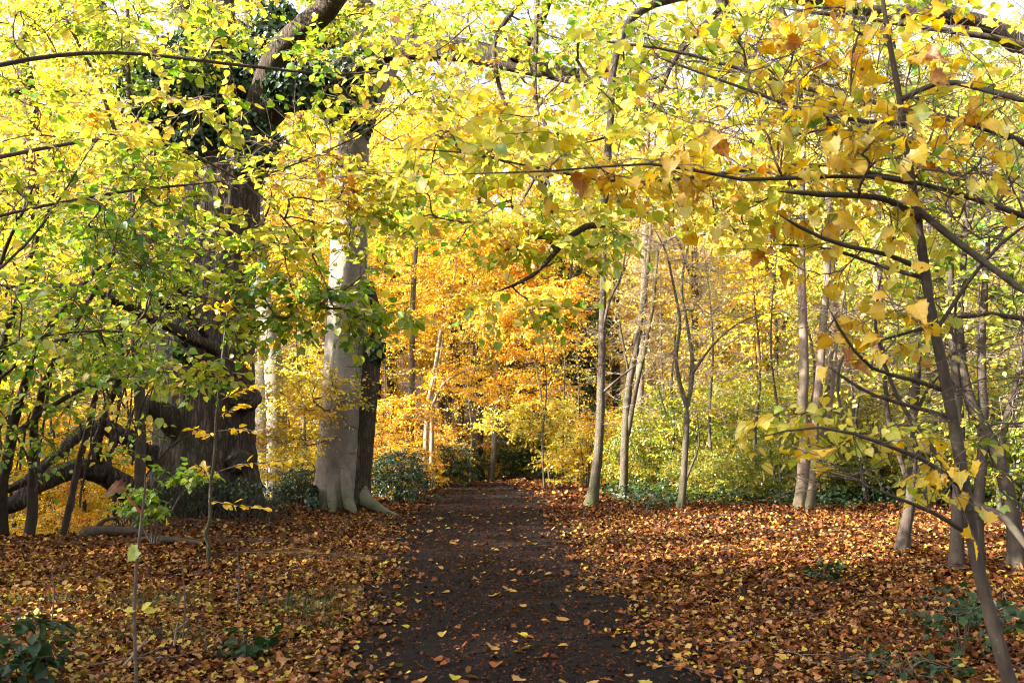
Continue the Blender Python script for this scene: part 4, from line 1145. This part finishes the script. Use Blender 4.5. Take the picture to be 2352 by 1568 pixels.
# ================================================================== BUSHES
def bush_proto(name, label, group, leafmat, tint, h=3.6, w=2.2, n=120, size=.1, per=6, lper=6, nst=5, base=(0, 0, 0), tm=None, twig='twig', zlo=.25, cat='bush'):
    T = Tree(name, (0, 0, 0), label, cat, group)
    for k in range(nst):
        a = k / nst * 6.283 + rng.random() * .8
        r = w * (.15 + .35 * rng.random())
        pr = np.array([[.12 * math.cos(a), .12 * math.sin(a), 0, .035], [r * .5 * math.cos(a), r * .5 * math.sin(a), h * .35, .026], [r * math.cos(a), r * math.sin(a), h * (.7 + .2 * rng.random()), .010]])
        T.stem(pr, 'stem', 'dark' if twig == 'twig' else 'palet', 7, 14, None, bury=.3, jit=.3)
    tg = np.vstack([ell((0, 0, h * .58), (w, w, h * .44), int(n * .7), .45), ell((0, 0, h * .3), (w * 1.05, w * 1.05, h * .28), int(n * .3), .6)])
    tg = tg[tg[:, 2] > zlo * .6]
    T.grow(tg, rmax=.02, tip=.004, up=.08)
    T.twigs(per, (.25, .6), droop=.12)
    T.leaves(lper, size, tm or OVAL, leafmat, lambda p: tint + .16 * pn(p, 1.0, 5) + .1 * sstep(h * .3, h, p[:, 2]), scat=.55)
    T.wood(twig, 4, T.crown)
    return T.root


def put(proto, first, px, py, d, sc=1.0, rz=None, label=None, group=None):
    p = P(px, py, d); p[2] = gh(p[0], p[1])
    rz = rng.random() * 6.283 if rz is None else rz
    if first:
        proto.location = tuple(p); proto.rotation_euler = (0, 0, rz); proto.scale = (sc, sc, sc)
        if label: proto['label'] = label
        return proto
    return dup(proto, tuple(p), rz, sc, label, group)


B_GREEN = bush_proto('hazel_bush', 'leafy green and yellow hazel bush behind the slim trees of the verge', 'green hazel bushes behind the slim trees', 'understory', .50, 3.8, 2.3, 165, .10, 7, 7)
B_YEL = bush_proto('yellow_bush', 'bright yellow leaved bush standing behind the trunks', 'bright yellow bushes behind the trunks', 'far', .62, 3.6, 2.2, 150, .10, 6, 7)
B_OR = bush_proto('orange_beech_bush', 'low orange golden beech bush at the edge of the far path', 'orange beech bushes by the far path', 'gold', .55, 2.8, 1.8, 130, .09, 7, 7)
B_PALE = bush_proto('bare_pale_bush', 'pale sunlit bush nearly bare of leaves, a haze of twigs', 'bare pale bushes on the far slope', 'palefar', .45, 5.0, 2.8, 150, .09, 8, 4, twig='palet')
B_HOLLY = bush_proto('holly_bush', 'dark evergreen holly bush by the golden trees', 'dark holly bushes', 'ivy', .5, 1.9, 1.1, 130, .075, 7, 8)

for k, (px, py, d, s) in enumerate([(1560, 1120, 36, 1.0), (1660, 1130, 33, .9), (1750, 1125, 35, 1.05), (1700, 1110, 41, 1.2), (1930, 1140, 31, .95), (2000, 1130, 34, 1.1), (2130, 1145, 30, 1.0), (2230, 1150, 27, .95), (2330, 1160, 25, 1.0),
                                    (1610, 1105, 44, 1.2), (1840, 1115, 38, 1.1), (2080, 1120, 40, 1.3), (2260, 1120, 36, 1.3), (2400, 1140, 30, 1.2), (1480, 1100, 47, 1.0), (1960, 1100, 46, 1.4), (1800, 1140, 30, .6), (1700, 1145, 30, .5), (1600, 1150, 31, .45), (1500, 1125, 38, .8), (1870, 1135, 33, .9), (2050, 1140, 29, .8), (2190, 1145, 31, 1.15), (1640, 1130, 38, 1.1), (1780, 1120, 42, 1.35), (2310, 1140, 33, 1.3), (1330, 1100, 50, .8), (1240, 1090, 60, .9), (2140, 1110, 44, 1.5), (1900, 1140, 29, .6), (1540, 1110, 52, 1.3), (1700, 1100, 50, 1.5)]):
    put(B_GREEN, k == 0, px, py, d, s)
for k, (px, py, d, s) in enumerate([(1345, 1105, 44, .9), (1420, 1100, 45, 1.0), (100, 1100, 27, 1.1), (0, 1110, 25, 1.1), (220, 1100, 30, 1.2), (300, 1090, 34, 1.4), (60, 1090, 36, 1.5), (680, 1100, 38, 1.2), (640, 1090, 44, 1.4),
                                    (-90, 1100, 29, 1.3), (180, 1085, 42, 1.7), (-40, 1085, 45, 1.8), (420, 1085, 44, 1.7), (720, 1090, 50, 1.6), (2060, 1100, 50, 1.5), (2300, 1100, 48, 1.6), (1180, 1085, 62, 1.3)]):
    put(B_YEL, k == 0, px, py, d, s)
for k, (px, py, d, s) in enumerate([(900, 1110, 37, .8), (860, 1120, 34, .75), (1000, 1095, 48, 1.0), (910, 1095, 46, 1.1), (1050, 1090, 58, 1.1), (960, 1105, 40, .6), (150, 1120, 23, .6), (1120, 1085, 66, 1.2)]):
    put(B_OR, k == 0, px, py, d, s)
for k, (px, py, d, s) in enumerate([(1600, 1060, 62, 1.5), (1480, 1060, 66, 1.5), (1700, 1060, 60, 1.4), (1540, 1050, 74, 1.7), (1640, 1050, 78, 1.7), (1420, 1050, 80, 1.5), (1760, 1055, 70, 1.5)]):
    put(B_PALE, k == 0, px, py, d, s)
for k, (px, py, d, s, lab) in enumerate([(915, 1135, 31, .9, 'dark holly bush at the path edge just past the smooth grey beech'), (1030, 1098, 47, 1.1, 'rounded dark evergreen bush at the inside of the path bend'),
                                         (1185, 1088, 60, 1.5, 'tall dark evergreen behind the golden trees at the path end'), (1250, 1092, 58, .7, 'low dark evergreen to the right of where the path turns'), (1060, 1088, 57, 1.3, 'broad dark evergreen closing the view along the path'), (690, 1170, 27, .6, 'small dark evergreen between the two beeches'), (1770, 1080, 42, 1.5, 'dark evergreen deep among the hazels')]):
    put(B_HOLLY, k == 0, px, py, d, s, label=lab)


# ================================================================== THE WOOD BEHIND
def tall_proto(name, label, group, leafmat, tint, H=21, w=4.2, z0=.32, n=170, size=.2, bark='limb', per=7, lper=8, tw='twig', cat='tree', scat=.7):
    T = Tree(name, (0, 0, 0), label, cat, group)
    lean = rng.normal(0, .5, 2)
    T.stem(np.array([[0, 0, 0, .27], [lean[0] * .3, lean[1] * .3, H * .3, .22], [lean[0] * .2, lean[1], H * .6, .15], [lean[0], lean[1], H * .93, .04]]), 'trunk', bark, 12, 36, flare(.25, .4, 4), bury=.6, jit=.3)
    for k in range(6):
        a = k * 2.4 + rng.random(); z = H * (.3 + .09 * k); L = w * (.9 - .08 * k)
        T.stem(np.array([[lean[0] * .3, lean[1] * .4, z, .11], [L * .5 * math.cos(a), L * .5 * math.sin(a), z + L * .45, .07], [L * math.cos(a), L * math.sin(a), z + L * .95, .025]]), 'limb', bark, 8, 16, None, bury=0, jit=.3)
    tg = np.vstack([ell((lean[0] * .5, lean[1] * .5, H * .66), (w, w, H * .34), int(n * .7), .5), ell((0, 0, H * .42), (w * .9, w * .9, H * .18), int(n * .3), .5)])
    T.grow(tg, rmax=.08, tip=.011, up=.1)
    T.twigs(per, (.6, 1.3), droop=.2, tip_r=.004)
    T.leaves(lper, size, QUAD, leafmat, lambda p: tint + .16 * pn(p, .45, 2), scat=scat)
    T.wood(tw, 4, T.crown)
    return T.root


T_YEL = tall_proto('tall_yellow_tree', 'tall bright yellow tree in the wood behind', 'tall yellow trees of the far wood', 'far', .58)
T_GRN = tall_proto('tall_green_tree', 'tall yellow green tree in the wood behind', 'tall yellow green trees of the far wood', 'lime', .58, 20, 4.4)
T_OR = tall_proto('tall_orange_tree', 'tall orange gold tree in the wood behind the path end', 'tall orange trees of the far wood', 'gold', .42, 18, 4.0)
T_PAL = tall_proto('tall_pale_tree', 'tall pale tree with few leaves in the far wood', 'tall pale trees of the far wood', 'palefar', .5, 21, 4.0, n=160, lper=7, tw='palet', bark='pink')
T_DRK = tall_proto('ivy_clad_tree', 'dark ivy smothered tree standing between the golden and pale trees', 'ivy clad trees of the far wood', 'ivy', .45, 15, 2.0, n=150, size=.22)

def wood():
    def run(proto, items):
        for k, (px, d, s) in enumerate(items):
            put(proto, k == 0, px, 1080, d, s)
    run(T_YEL, [(80, 46, 1.0), (330, 52, 1.05), (560, 56, 1.1), (700, 62, 1.2), (-150, 50, 1.1), (-50, 66, 1.3), (200, 72, 1.4), (460, 78, 1.4), (860, 74, 1.3), (1010, 84, 1.4), (1240, 88, 1.3), (1330, 70, .75), (2150, 62, 1.2), (2420, 60, 1.2), (2300, 76, 1.4),
                (1850, 84, 1.3), (600, 92, 1.7), (100, 96, 1.8), (330, 104, 1.9), (900, 108, 1.8), (2050, 96, 1.6), (1250, 60, 1.25), (1420, 66, 1.2), (1100, 58, 1.2), (1600, 64, 1.25), (1780, 58, 1.2), (1500, 100, 1.7), (2500, 90, 1.7), (1120, 112, 1.7), (-250, 90, 1.8)])
    run(T_GRN, [(1950, 54, 1.0), (2200, 50, 1.0), (2400, 46, 1.0), (1780, 66, 1.0), (2080, 72, 1.2), (1400, 96, 1.2), (2350, 62, 1.2), (0, 58, 1.2), (420, 64, 1.1), (780, 90, 1.4), (2250, 90, 1.6), (1900, 104, 1.5)])
    run(T_OR, [(900, 60, 1.0), (1060, 66, 1.05), (1160, 74, 1.0), (780, 70, 1.1), (980, 96, 1.4), (1290, 100, 1.1), (690, 82, 1.2)])
    run(T_PAL, [(1500, 84, .9), (1620, 78, .85), (1720, 88, 1.0), (1440, 104, 1.0), (1570, 110, 1.1), (1680, 112, 1.1), (250, 60, 1.1), (520, 70, 1.2), (1400, 120, 1.2), (1520, 128, 1.3), (1640, 126, 1.2), (1760, 120, 1.3), (1560, 96, .9)])
    run(T_DRK, [(1330, 60, .95), (1195, 70, .7), (300, 40, .7)])


wood()


def poles():
    """young slender trees through the thicket"""
    T = Tree('young_tree', (0, 0, 0), 'slender young tree with sparse yellow leaves among the bushes', 'tree', 'slender young trees in the thicket')
    T.stem(np.array([[0, 0, 0, .05], [.1, .05, 2.2, .042], [-.08, .1, 4.6, .03], [.15, 0, 7.4, .012]]), 'trunk', 'slim', 8, 30, flare(.3, .2, 4), bury=.3, jit=.5)
    T.grow(np.vstack([ell((0, 0, 5.6), (1.3, 1.3, 2.0), 40), ell((0, 0, 3), (1.1, 1.1, 1.2), 18)]), rmax=.014, tip=.0045, up=.1)
    T.twigs(6, (.3, .7), droop=.1, tip_r=.003)
    T.leaves(5, .10, OVAL, 'far', lambda p: .5 + .2 * pn(p, .9), keep=.55)
    T.wood('twig', 4, T.crown)
    a = T.root
    T = Tree('young_tree', (0, 0, 0), 'crooked young tree nearly bare of leaves among the bushes', 'tree', 'crooked bare young trees in the thicket')
    T.stem(np.array([[0, 0, 0, .055], [.25, .05, 1.6, .045], [.1, .2, 3.2, .034], [.45, .1, 5.4, .014]]), 'trunk', 'dark', 8, 30, flare(.3, .2, 4), bury=.3, jit=.9)
    T.stem(np.array([[.15, .1, 1.9, .03], [-.3, .1, 3.0, .022], [-.5, 0, 4.6, .008]]), 'limb', 'dark', 6, 16, None, bury=0, jit=.8)
    T.grow(np.vstack([ell((.1, 0, 4.2), (1.6, 1.6, 1.7), 46), ell((0, 0, 2.4), (1.3, 1.3, .9), 16)]), rmax=.014, tip=.0045, up=.1, wig=.11)
    T.twigs(7, (.3, .8), droop=.05, tip_r=.003)
    T.leaves(4, .09, OVAL, 'understory', lambda p: .6 + .2 * pn(p, .9), keep=.22)
    T.wood('palet', 4, T.crown)
    b = T.root
    sa = [(1250, 44), (1325, 47), (1640, 31), (1790, 29), (1950, 33), (2060, 29), (2150, 34), (2240, 31), (2310, 28), (1520, 41), (880, 40), (1080, 52), (690, 34), (250, 28), (180, 33), (90, 30), (30, 38), (1600, 52), (1880, 47)]
    sb = [(1530, 35), (1735, 31), (1985, 28), (2120, 26), (2180, 29), (2290, 24), (2345, 27),  (650, 36), (280, 24), (130, 26), (40, 28), (210, 25), (1890, 30)]
    for pr, sp in ((a, sa), (b, sb)):
        for k, (px, d) in enumerate(sp):
            put(pr, k == 0, px, 1100, d, rng.uniform(.8, 1.35))


poles()


def twisted():
    """older tree at the right rear, its pale curved boughs seen against the sky"""
    d = 29.0
    b = P(2160, 1130, d); b[2] = gh(b[0], b[1])
    T = Tree('spreading_tree', b, 'older spreading tree with bare curved boughs against the bright sky', 'tree')
    T.stem(T.px([(2160, 1140, 60), (2158, 950, 52), (2150, 760, 48), (2135, 560, 44), (2110, 400, 40), (2070, 260, 36), (2040, 100, 30), (2000, -100, 22)], d), 'trunk', 'limb', 20, 60, flare(.3, .4, 5, 0, .02))
    for s in ([(2110, 400, 34, 29), (2020, 330, 32, 28.6), (1940, 262, 30, 28.2), (1880, 225, 30, 28), (1820, 215, 30, 27.8), (1760, 200, 28, 27.6), (1720, 150, 26, 27.4), (1690, 90, 26, 27.2), (1660, 20, 24, 27), (1630, -80, 18, 26.8)],
              [(1880, 225, 24, 28), (1868, 160, 24, 28), (1850, 110, 22, 28), (1820, 70, 20, 28), (1790, 10, 18, 28), (1770, -80, 12, 28)],
              [(1850, 110, 14, 28), (1890, 50, 12, 28), (1930, -10, 9, 28)],
              [(1660, 30, 14, 27), (1640, 90, 12, 26.8), (1655, 160, 9, 26.6)]):
        T.stem(T.px(s, d), 'limb', 'limb', 16, None, flare(0, 1, 3, 1, .02), bury=0, jit=.3)
    tg = ells((P(1720, 60, 27.5), (2.2, 2, 1.6), 50), (P(2000, 120, 28.5), (2.6, 2.2, 2), 70), (P(2250, 200, 28.5), (2.6, 2.2, 2.4), 70), (P(2250, 520, 28.5), (2.2, 2, 1.8), 46))
    T.grow(tg, rmax=.05, tip=.006)
    T.twigs(6, (.35, .8))
    T.leaves(6, .11, OVAL, 'lime', lambda p: .62 + .12 * pn(p, .6))
    T.wood('twig', 5, T.crown)

    d = 36.0
    b = P(75, 1120, d); b[2] = gh(b[0], b[1])
    T = Tree('spreading_tree', b, 'brown forked tree half hidden by leaves in the upper left of the wood', 'tree')
    T.stem(T.px([(70, 1130, 44), (72, 900, 40), (70, 620, 38), (70, 400, 38), (72, 280, 36), (62, 190, 34), (48, 130, 34), (70, 60, 36), (100, -40, 30), (130, -180, 20)], d), 'trunk', 'limb', 18, 60, flare(.3, .4, 5, 0, .02))
    for s in ([(68, 205, 22, 36), (20, 212, 18, 35.8), (-60, 215, 14, 35.6)], [(90, 0, 24, 36), (160, 60, 20, 36), (230, 110, 18, 36), (300, 150, 12, 36)], [(250, 170, 26, 37), (245, 110, 28, 37), (235, 40, 26, 37), (215, -60, 20, 37)]):
        T.stem(T.px(s, d), 'limb', 'limb', 14, None, None, bury=0, jit=.3)
    tg = ells((P(80, 330, 36), (3, 2.5, 2.4), 70), (P(150, 60, 36), (3.4, 2.6, 2.2), 60), (P(0, 620, 35), (2.6, 2.2, 2.2), 60))
    T.grow(tg, rmax=.06, tip=.007)
    T.twigs(7, (.4, .9))
    T.leaves(7, .12, OVAL, 'far', lambda p: .55 + .14 * pn(p, .6))
    T.wood('twig', 5, T.crown)


twisted()


# trees beyond the left edge and behind the camera: they stand in the wood and shade the near ground
def shade_trees():
    pr = tall_proto('sheltering_tree', 'dense tall yellow green tree sheltering the near end of the path', 'dense trees around the near path', 'lime', .45, 17.6, 5.0, n=260, size=.30, per=8, lper=9)
    spots = [(-12.5, 1), (-12, -3.5), (-26, 3), (-28, 9), (-24, -4), (-26, 17), (-32, 5), (-31, -3), (-33, 12), (-22, -12), (-30, -12), (-6, -14), (-14, -16), (-38, 0), (-38, 16)]
    for k, (x, y) in enumerate(spots):
        loc = on_ground(x, y); s = (.85 + .3 * rng.random()) * (.54 if x > -13 else 1); rz = rng.random() * 6.28
        if k == 0:
            pr.location = loc; pr.rotation_euler = (0, 0, rz); pr.scale = (s, s, s)
        else:
            dup(pr, loc, rz, s)


shade_trees()


# ================================================================== SMALL PLANTS
def sapling_yellow():
    d = 13.6
    b = P(478, 1300, d); b[2] = gh(b[0], b[1])
    T = Tree('beech_sapling', b, 'thin crooked beech sapling with separate orange yellow leaves before the dark trunk', 'sapling')
    T.stem(T.px([(478, 1302, 10), (482, 1250, 9), (474, 1225, 8), (486, 1190, 8), (488, 1120, 7.5), (497, 1050, 7), (500, 980, 6.5), (506, 900, 5.5), (514, 820, 5.5), (520, 740, 4), (525, 690, 3)], d), 'stem', 'slim', 8, 60, None, bury=.1, jit=.5)
    sprays = [[(497, 1085, 4, 13.6), (550, 1068, 3, 13.5), (610, 1062, 2.5, 13.4), (690, 1050, 2, 13.3)], [(488, 1150, 3, 13.6), (540, 1160, 2.5, 13.4), (600, 1165, 2, 13.3)], [(500, 990, 3, 13.6), (550, 985, 2.4, 13.5), (585, 990, 2, 13.4)],
              [(498, 1010, 3, 13.6), (470, 990, 2.4, 13.5), (450, 985, 2, 13.4)], [(505, 920, 3, 13.6), (545, 900, 2.4, 13.6), (590, 888, 2, 13.6)], [(513, 820, 3, 13.6), (560, 830, 2.4, 13.7), (630, 790, 2, 13.8)], [(520, 740, 2.6, 13.6), (500, 715, 2, 13.5), (530, 690, 1.6, 13.5)],
              [(500, 960, 3, 13.6), (540, 935, 2, 13.5), (560, 930, 2, 13.5)], [(486, 1120, 2.6, 13.6), (470, 1080, 2, 13.6), (455, 1070, 2, 13.6)]]
    tw = []
    for s in sprays:
        pr = T.px(s, d)
        T.stem(pr, 'branch', 'twig', 5, 14, None, bury=0, jit=.4)
        q = spline(pr, 9)[:, :3]
        for k in range(2, 9): tw.append(np.linspace(q[k - 1], q[k], 4))
    T.T = np.array(tw); T.B = np.zeros((len(tw), 2, 3)); T.tb = np.arange(len(tw))
    T.leaves(3, .115, OVAL, 'gold', lambda p: .48 + 0 * p[:, 0], tvar=.07, bvar=.05, droop=.2, scat=.5, keep=.8)


sapling_yellow()


def leaf_on(T, p, xd, up, size, tm, mat, tint, name='leaf', curl=.2):
    p = np.array([p]) - T.base
    me = leaves_mesh(name, tm, p, np.array([xd], float), np.array([up], float), np.array([size]), np.array([tint]), np.array([curl]), M[mat])
    return link(name, me, T.root)


def near_stems():
    d = 6.5
    b = P(312, 1575, d); b[2] = gh(b[0], b[1])
    T = Tree('maple_seedling', b, 'single tall thin stem carrying one curled brown leaf near its top', 'seedling')
    T.stem(T.px([(314, 1590, 9), (312, 1520, 8.5), (308, 1440, 8), (312, 1340, 7.5), (318, 1260, 7), (326, 1190, 6), (332, 1130, 5), (334, 1080, 3)], d), 'stem', 'twig', 7, 40, None, bury=.05, jit=.5)
    T.stem(T.px([(328, 1180, 5), (310, 1160, 4), (292, 1135, 3), (285, 1120, 3)], d, d - .05), 'leaf_stalk', 'stalk', 5, 12, None, bury=0, node=False)
    leaf_on(T, P(285, 1120, 6.45), (-.5, -.3, .1), (.1, -.8, .7), .11, MAPLE, 'litter', .30, curl=1.1)['label'] = 'curled dry brown leaf'
    leaf_on(T, P(318, 1262, 6.4), (-.8, -.2, -.5), (.2, -.7, .7), .10, MAPLE, 'maple', .1, curl=.5)['label'] = 'yellow green lobed leaf'
    for dx, a in ((20, (.5, -.2, .45)), (-2, (-.8, -.3, .1)), (30, (.8, -.2, .0))):
        leaf_on(T, P(316 + dx * .4, 1400, 6.5), a, (.1, -.7, .7), .085, OVAL, 'lime_yellow', .5)
    # slender green-leaved shoots behind it
    d = 15.5
    b = P(360, 1240, d); b[2] = gh(b[0], b[1])
    T = Tree('lime_seedling', b, 'low green lime shoots growing at the foot of the dark trunk', 'seedling')
    for s in ([(350, 1240, 6), (345, 1190, 5), (330, 1150, 4), (300, 1120, 3)], [(355, 1240, 6), (365, 1190, 5), (380, 1160, 4), (395, 1150, 3)], [(360, 1240, 5), (390, 1180, 4), (430, 1110, 3), (470, 1080, 2)], [(345, 1240, 5), (320, 1200, 4), (290, 1180, 3)]):
        T.stem(T.px(s, d), 'stem', 'twig', 5, 16, None, bury=.05, jit=.4)
    T.grow(ells((P(340, 1160, d), (.38, .3, .25), 16), (P(430, 1090, d), (.5, .3, .1), 12), (P(300, 1130, d), (.2, .2, .15), 6)), rmax=.006, tip=.002)
    T.twigs(3, (.1, .25), tip_r=.0014)
    T.leaves(4, .10, LIME, 'lime', lambda p: .36 + 0 * p[:, 0], tvar=.1)
    T.wood('twig', 4, T.crown)


M['stalk'] = bark_mat('red_leaf_stalk', (.45, .03, .05), (.55, .06, .06), None, 20, 1, .05)
near_stems()


def bramble(px, py, d, label, n, w, h, tm=IVYL, size=.085, mat='bramble', tint=.4):
    b = P(px, py, d); b[2] = gh(b[0], b[1])
    T = Tree('bramble_plant', b, label, 'plant')
    for k in range(n):
        a = rng.random() * 6.283; L = w * (.5 + .6 * rng.random()); hh = h * (.6 + .5 * rng.random())
        T.stem(np.array([[*b, .004], [b[0] + .4 * L * math.cos(a), b[1] + .4 * L * math.sin(a), b[2] + hh, .0035], [b[0] + L * math.cos(a), b[1] + L * math.sin(a), b[2] + hh * .7, .002]]), 'stem', 'twig', 5, 12, None, bury=0, jit=.3)
    tg = ell(b + np.array([0, 0, h * .6]), (w, w * .8, h * .5), n * 4)
    T.grow(tg, rmax=.004, tip=.0016); T.twigs(2, (.05, .14), tip_r=.0012)
    T.leaves(3, size, tm, mat, lambda p: tint + 0 * p[:, 0], tvar=.15, scat=.5, droop=.3)
    T.wood('twig', 4, T.crown)


bramble(50, 1530, 6.7, 'dark bluish green bramble at the lower left corner', 7, .26, .45, LIME)
bramble(560, 1480, 7.8, 'low green bramble sprig among the fallen leaves left of the path', 4, .22, .14)
bramble(2210, 1480, 7.9, 'leafy green bramble trailing by the foot of the leaning sycamore', 7, .4, .5, size=.06)
bramble(2070, 1530, 7.2, 'low dark bramble spreading over leaves in the lower right', 8, .45, .14, size=.055)
bramble(2300, 1420, 9.0, 'small green bramble further back at the right edge', 5, .3, .35)
bramble(1890, 1330, 12.3, 'tiny green plant alone in the brown leaves of the verge', 3, .15, .2)


def dry_twig(name, label, pts, d, mat='palet', r=1):
    p0 = P(pts[0][0], pts[0][1], d); p0[2] = gh(p0[0], p0[1])
    T = Tree(name, p0, label, 'stick')
    pr = T.px([(x, y, w) for x, y, w in pts], d)
    T.stem(pr, 'stem', mat, 6, 20, None, bury=0, jit=.3)
    s = spline(pr, 20)[12]
    T.stem(np.array([s, [s[0] + .08, s[1] + .05, s[2] + .07, s[3] * .5]]), 'side_shoot', mat, 5, 6, None, bury=0)


dry_twig('dry_stick', 'bleached stick leaning out of the leaves at lower left', [(285, 1528, 6), (310, 1500, 5), (338, 1465, 4)], 7.2)
dry_twig('dry_stick', 'upright white dead stalk between two thin stems', [(400, 1482, 5), (404, 1450, 4), (408, 1425, 2.5)], 7.6)
for k, (x, y, h, dd, lab) in enumerate([(420, 1480, 200, 7.6, 'thin leafless upright shoot beside the white stalk'), (545, 1400, 150, 9.6, 'thin leafless shoot in the grass'), (120, 1420, 120, 9.0, 'short dark shoot among leaves near the left edge'), (90, 1530, 130, 6.9, 'dark shoot behind the corner bramble')]):
    dry_twig('bare_shoot', lab, [(x, y, 4), (x + 4, y - h * .5, 3.4), (x - 2, y - h, 2)], dd, 'twig')


def root_log():
    d = 18.6
    b = P(230, 1215, d); b[2] = gh(b[0], b[1])
    T = Tree('fallen_branch', b, 'curved fallen branch lying at the lip of the bank', 'branch')
    T.stem(T.px([(160, 1262, 30), (185, 1236, 30), (215, 1220, 27), (260, 1216, 22), (310, 1222, 16), (360, 1236, 10)], d), 'bough', 'dark', 12, 36, flare(0, 1, 3, 0, .03), bury=0, jit=.3)
    T.stem(T.px([(215, 1220, 12), (240, 1195, 9), (270, 1188, 6)], d), 'side_shoot', 'dark', 7, 12, None, bury=0)
    d = 17.2
    b = P(330, 1245, d); b[2] = gh(b[0], b[1])
    T = Tree('surface_root', b, 'dark snaking root breaking the ground before the massive trunk', 'root')
    T.stem(T.px([(300, 1243, 10), (350, 1237, 16), (410, 1240, 16), (460, 1248, 10), (490, 1254, 5)], d), 'bough', 'dark', 10, 30, flare(0, 1, 3, 0, .03), bury=0, jit=.3)
    T.stem(T.px([(350, 1238, 10), (380, 1248, 8), (420, 1256, 5)], d), 'side_root', 'dark', 7, 12, None, bury=0)


root_log()


def fallen_twigs():
    p0 = np.zeros(3)
    T = Tree('fallen_twig', p0, 'thin bare twig lying on the fallen leaves', 'twig', 'thin bare twigs on the leaf carpet')
    T.stem(np.array([[-.35, 0, .02, .006], [-.1, .03, .035, .005], [.15, -.02, .03, .004], [.42, .05, .045, .002]]), 'stem', 'twig', 5, 16, None, bury=0, jit=1.2)
    T.stem(np.array([[-.05, .03, .035, .004], [.1, .14, .06, .003], [.22, .22, .04, .0015]]), 'side_shoot', 'twig', 4, 8, None, bury=0, jit=.8)
    for k in range(34):
        y = 6.4 + 14 * rng.random() ** 1.4; x = (rng.random() * 2 - 1) * .5 * y
        if abs(x - float(path_cx(y))) < 1.0 and k: continue
        loc = (x, y, float(gh(x, y)) + .02); s = rng.uniform(.5, 1.5); rz = rng.random() * 6.28
        if k == 0: T.root.location = (1.9, 8.2, float(gh(1.9, 8.2)) + .02)
        else: dup(T.root, loc, rz, s)


fallen_twigs()


def path_leaves():
    """the larger single leaves lying on the bare path"""
    kinds = [('pale', .80, 'pale yellow leaf lying alone on the dark earth path', 'pale yellow leaves on the path', 92), ('rust', .50, 'rusty orange leaf lying alone on the dark earth path', 'rusty orange leaves on the path', 40), ('lemon', .97, 'lemon green leaf lying alone on the dark earth path', 'lemon green leaves on the path', 18)]
    for kname, tint, label, group, n in kinds:
        meshes = []
        for v in range(3):
            tm = (MAPLE, OVAL_WIDE, LIME)[v]
            meshes.append(leaves_mesh('fallen_leaf', tm, np.array([[-.05, 0, 0]]), np.array([[1., 0, .05]]), np.array([[.05, .1, 1.]]), np.array([.1]), np.array([tint + .03 * (v - 1)]), np.array([.15 * (v - 1)]), M['litter']))
        for k in range(n):
            y = 6.2 + 22 * rng.random() ** 1.6
            x = float(path_cx(y) + (rng.random() * 2 - 1) * path_hw(y) * .8)
            o = bpy.data.objects.new('fallen_leaf', meshes[k % 3])
            COL.objects.link(o)
            o.location = (x, y, float(path_z(x, y)) + .014)
            o.rotation_euler = (rng.normal(0, .18), rng.normal(0, .18), rng.random() * 6.283)
            s = .65 + .5 * rng.random(); o.scale = (s, s, s)
            tag(o, label, 'leaf', group)


path_leaves()


# ================================================================== LIGHT AND CAMERA
SUN_EL, SUN_AZ = math.radians(28), math.atan2(-.34, -.94)      # direction towards the sun, from the left and a little behind
sd = Vector((math.cos(SUN_EL) * math.cos(SUN_AZ), math.cos(SUN_EL) * math.sin(SUN_AZ), math.sin(SUN_EL)))
sun = bpy.data.lights.new('sun', 'SUN'); sun.energy = 5.0; sun.angle = math.radians(.53); sun.color = (1.0, .92, .79)
so = bpy.data.objects.new('sun', sun); COL.objects.link(so)
so.rotation_euler = sd.to_track_quat('Z', 'Y').to_euler()
so.location = (-30, -10, 25)

W = bpy.data.worlds.new('World'); SC.world = W; W.use_nodes = True
nt = W.node_tree
bg = nt.nodes['Background']
sky = nt.nodes.new('ShaderNodeTexSky'); sky.sky_type = 'NISHITA'; sky.sun_disc = False
sky.sun_elevation = SUN_EL; sky.sun_rotation = math.atan2(sd.x, sd.y)
sky.air_density = 1.0; sky.dust_density = 7; sky.ozone_density = 1.0
hz = nt.nodes.new('ShaderNodeHueSaturation'); hz.inputs['Saturation'].default_value = .3      # thin white haze over the blue
nt.links.new(sky.outputs[0], hz.inputs['Color']); nt.links.new(hz.outputs[0], bg.inputs['Color']); bg.inputs['Strength'].default_value = .115

cam = bpy.data.cameras.new('camera'); co = bpy.data.objects.new('camera', cam); COL.objects.link(co)
cam.sensor_width = 36; cam.lens = 36 * F / 2352
cam.clip_end = 800; cam.clip_start = .05
co.location = (0, 0, CAM_H); co.rotation_euler = (math.pi / 2 + PITCH, 0, 0)
cam.dof.use_dof = True; cam.dof.focus_distance = 20; cam.dof.aperture_fstop = 5
SC.camera = co
SC.cycles.pixel_filter_type = 'BLACKMAN_HARRIS'; SC.cycles.filter_width = 1.1

vs = SC.view_settings
vs.view_transform = 'Standard'; vs.look = 'None'; vs.gamma = 1; vs.exposure = 2.42; vs.use_curve_mapping = False
cy = SC.cycles
cy.max_bounces = 6; cy.diffuse_bounces = 4; cy.glossy_bounces = 2; cy.transmission_bounces = 4; cy.transparent_max_bounces = 4
cy.caustics_reflective = False; cy.caustics_refractive = False
cy.sample_clamp_indirect = 6
cy.use_denoising = True; cy.denoiser = 'OPENIMAGEDENOISE'
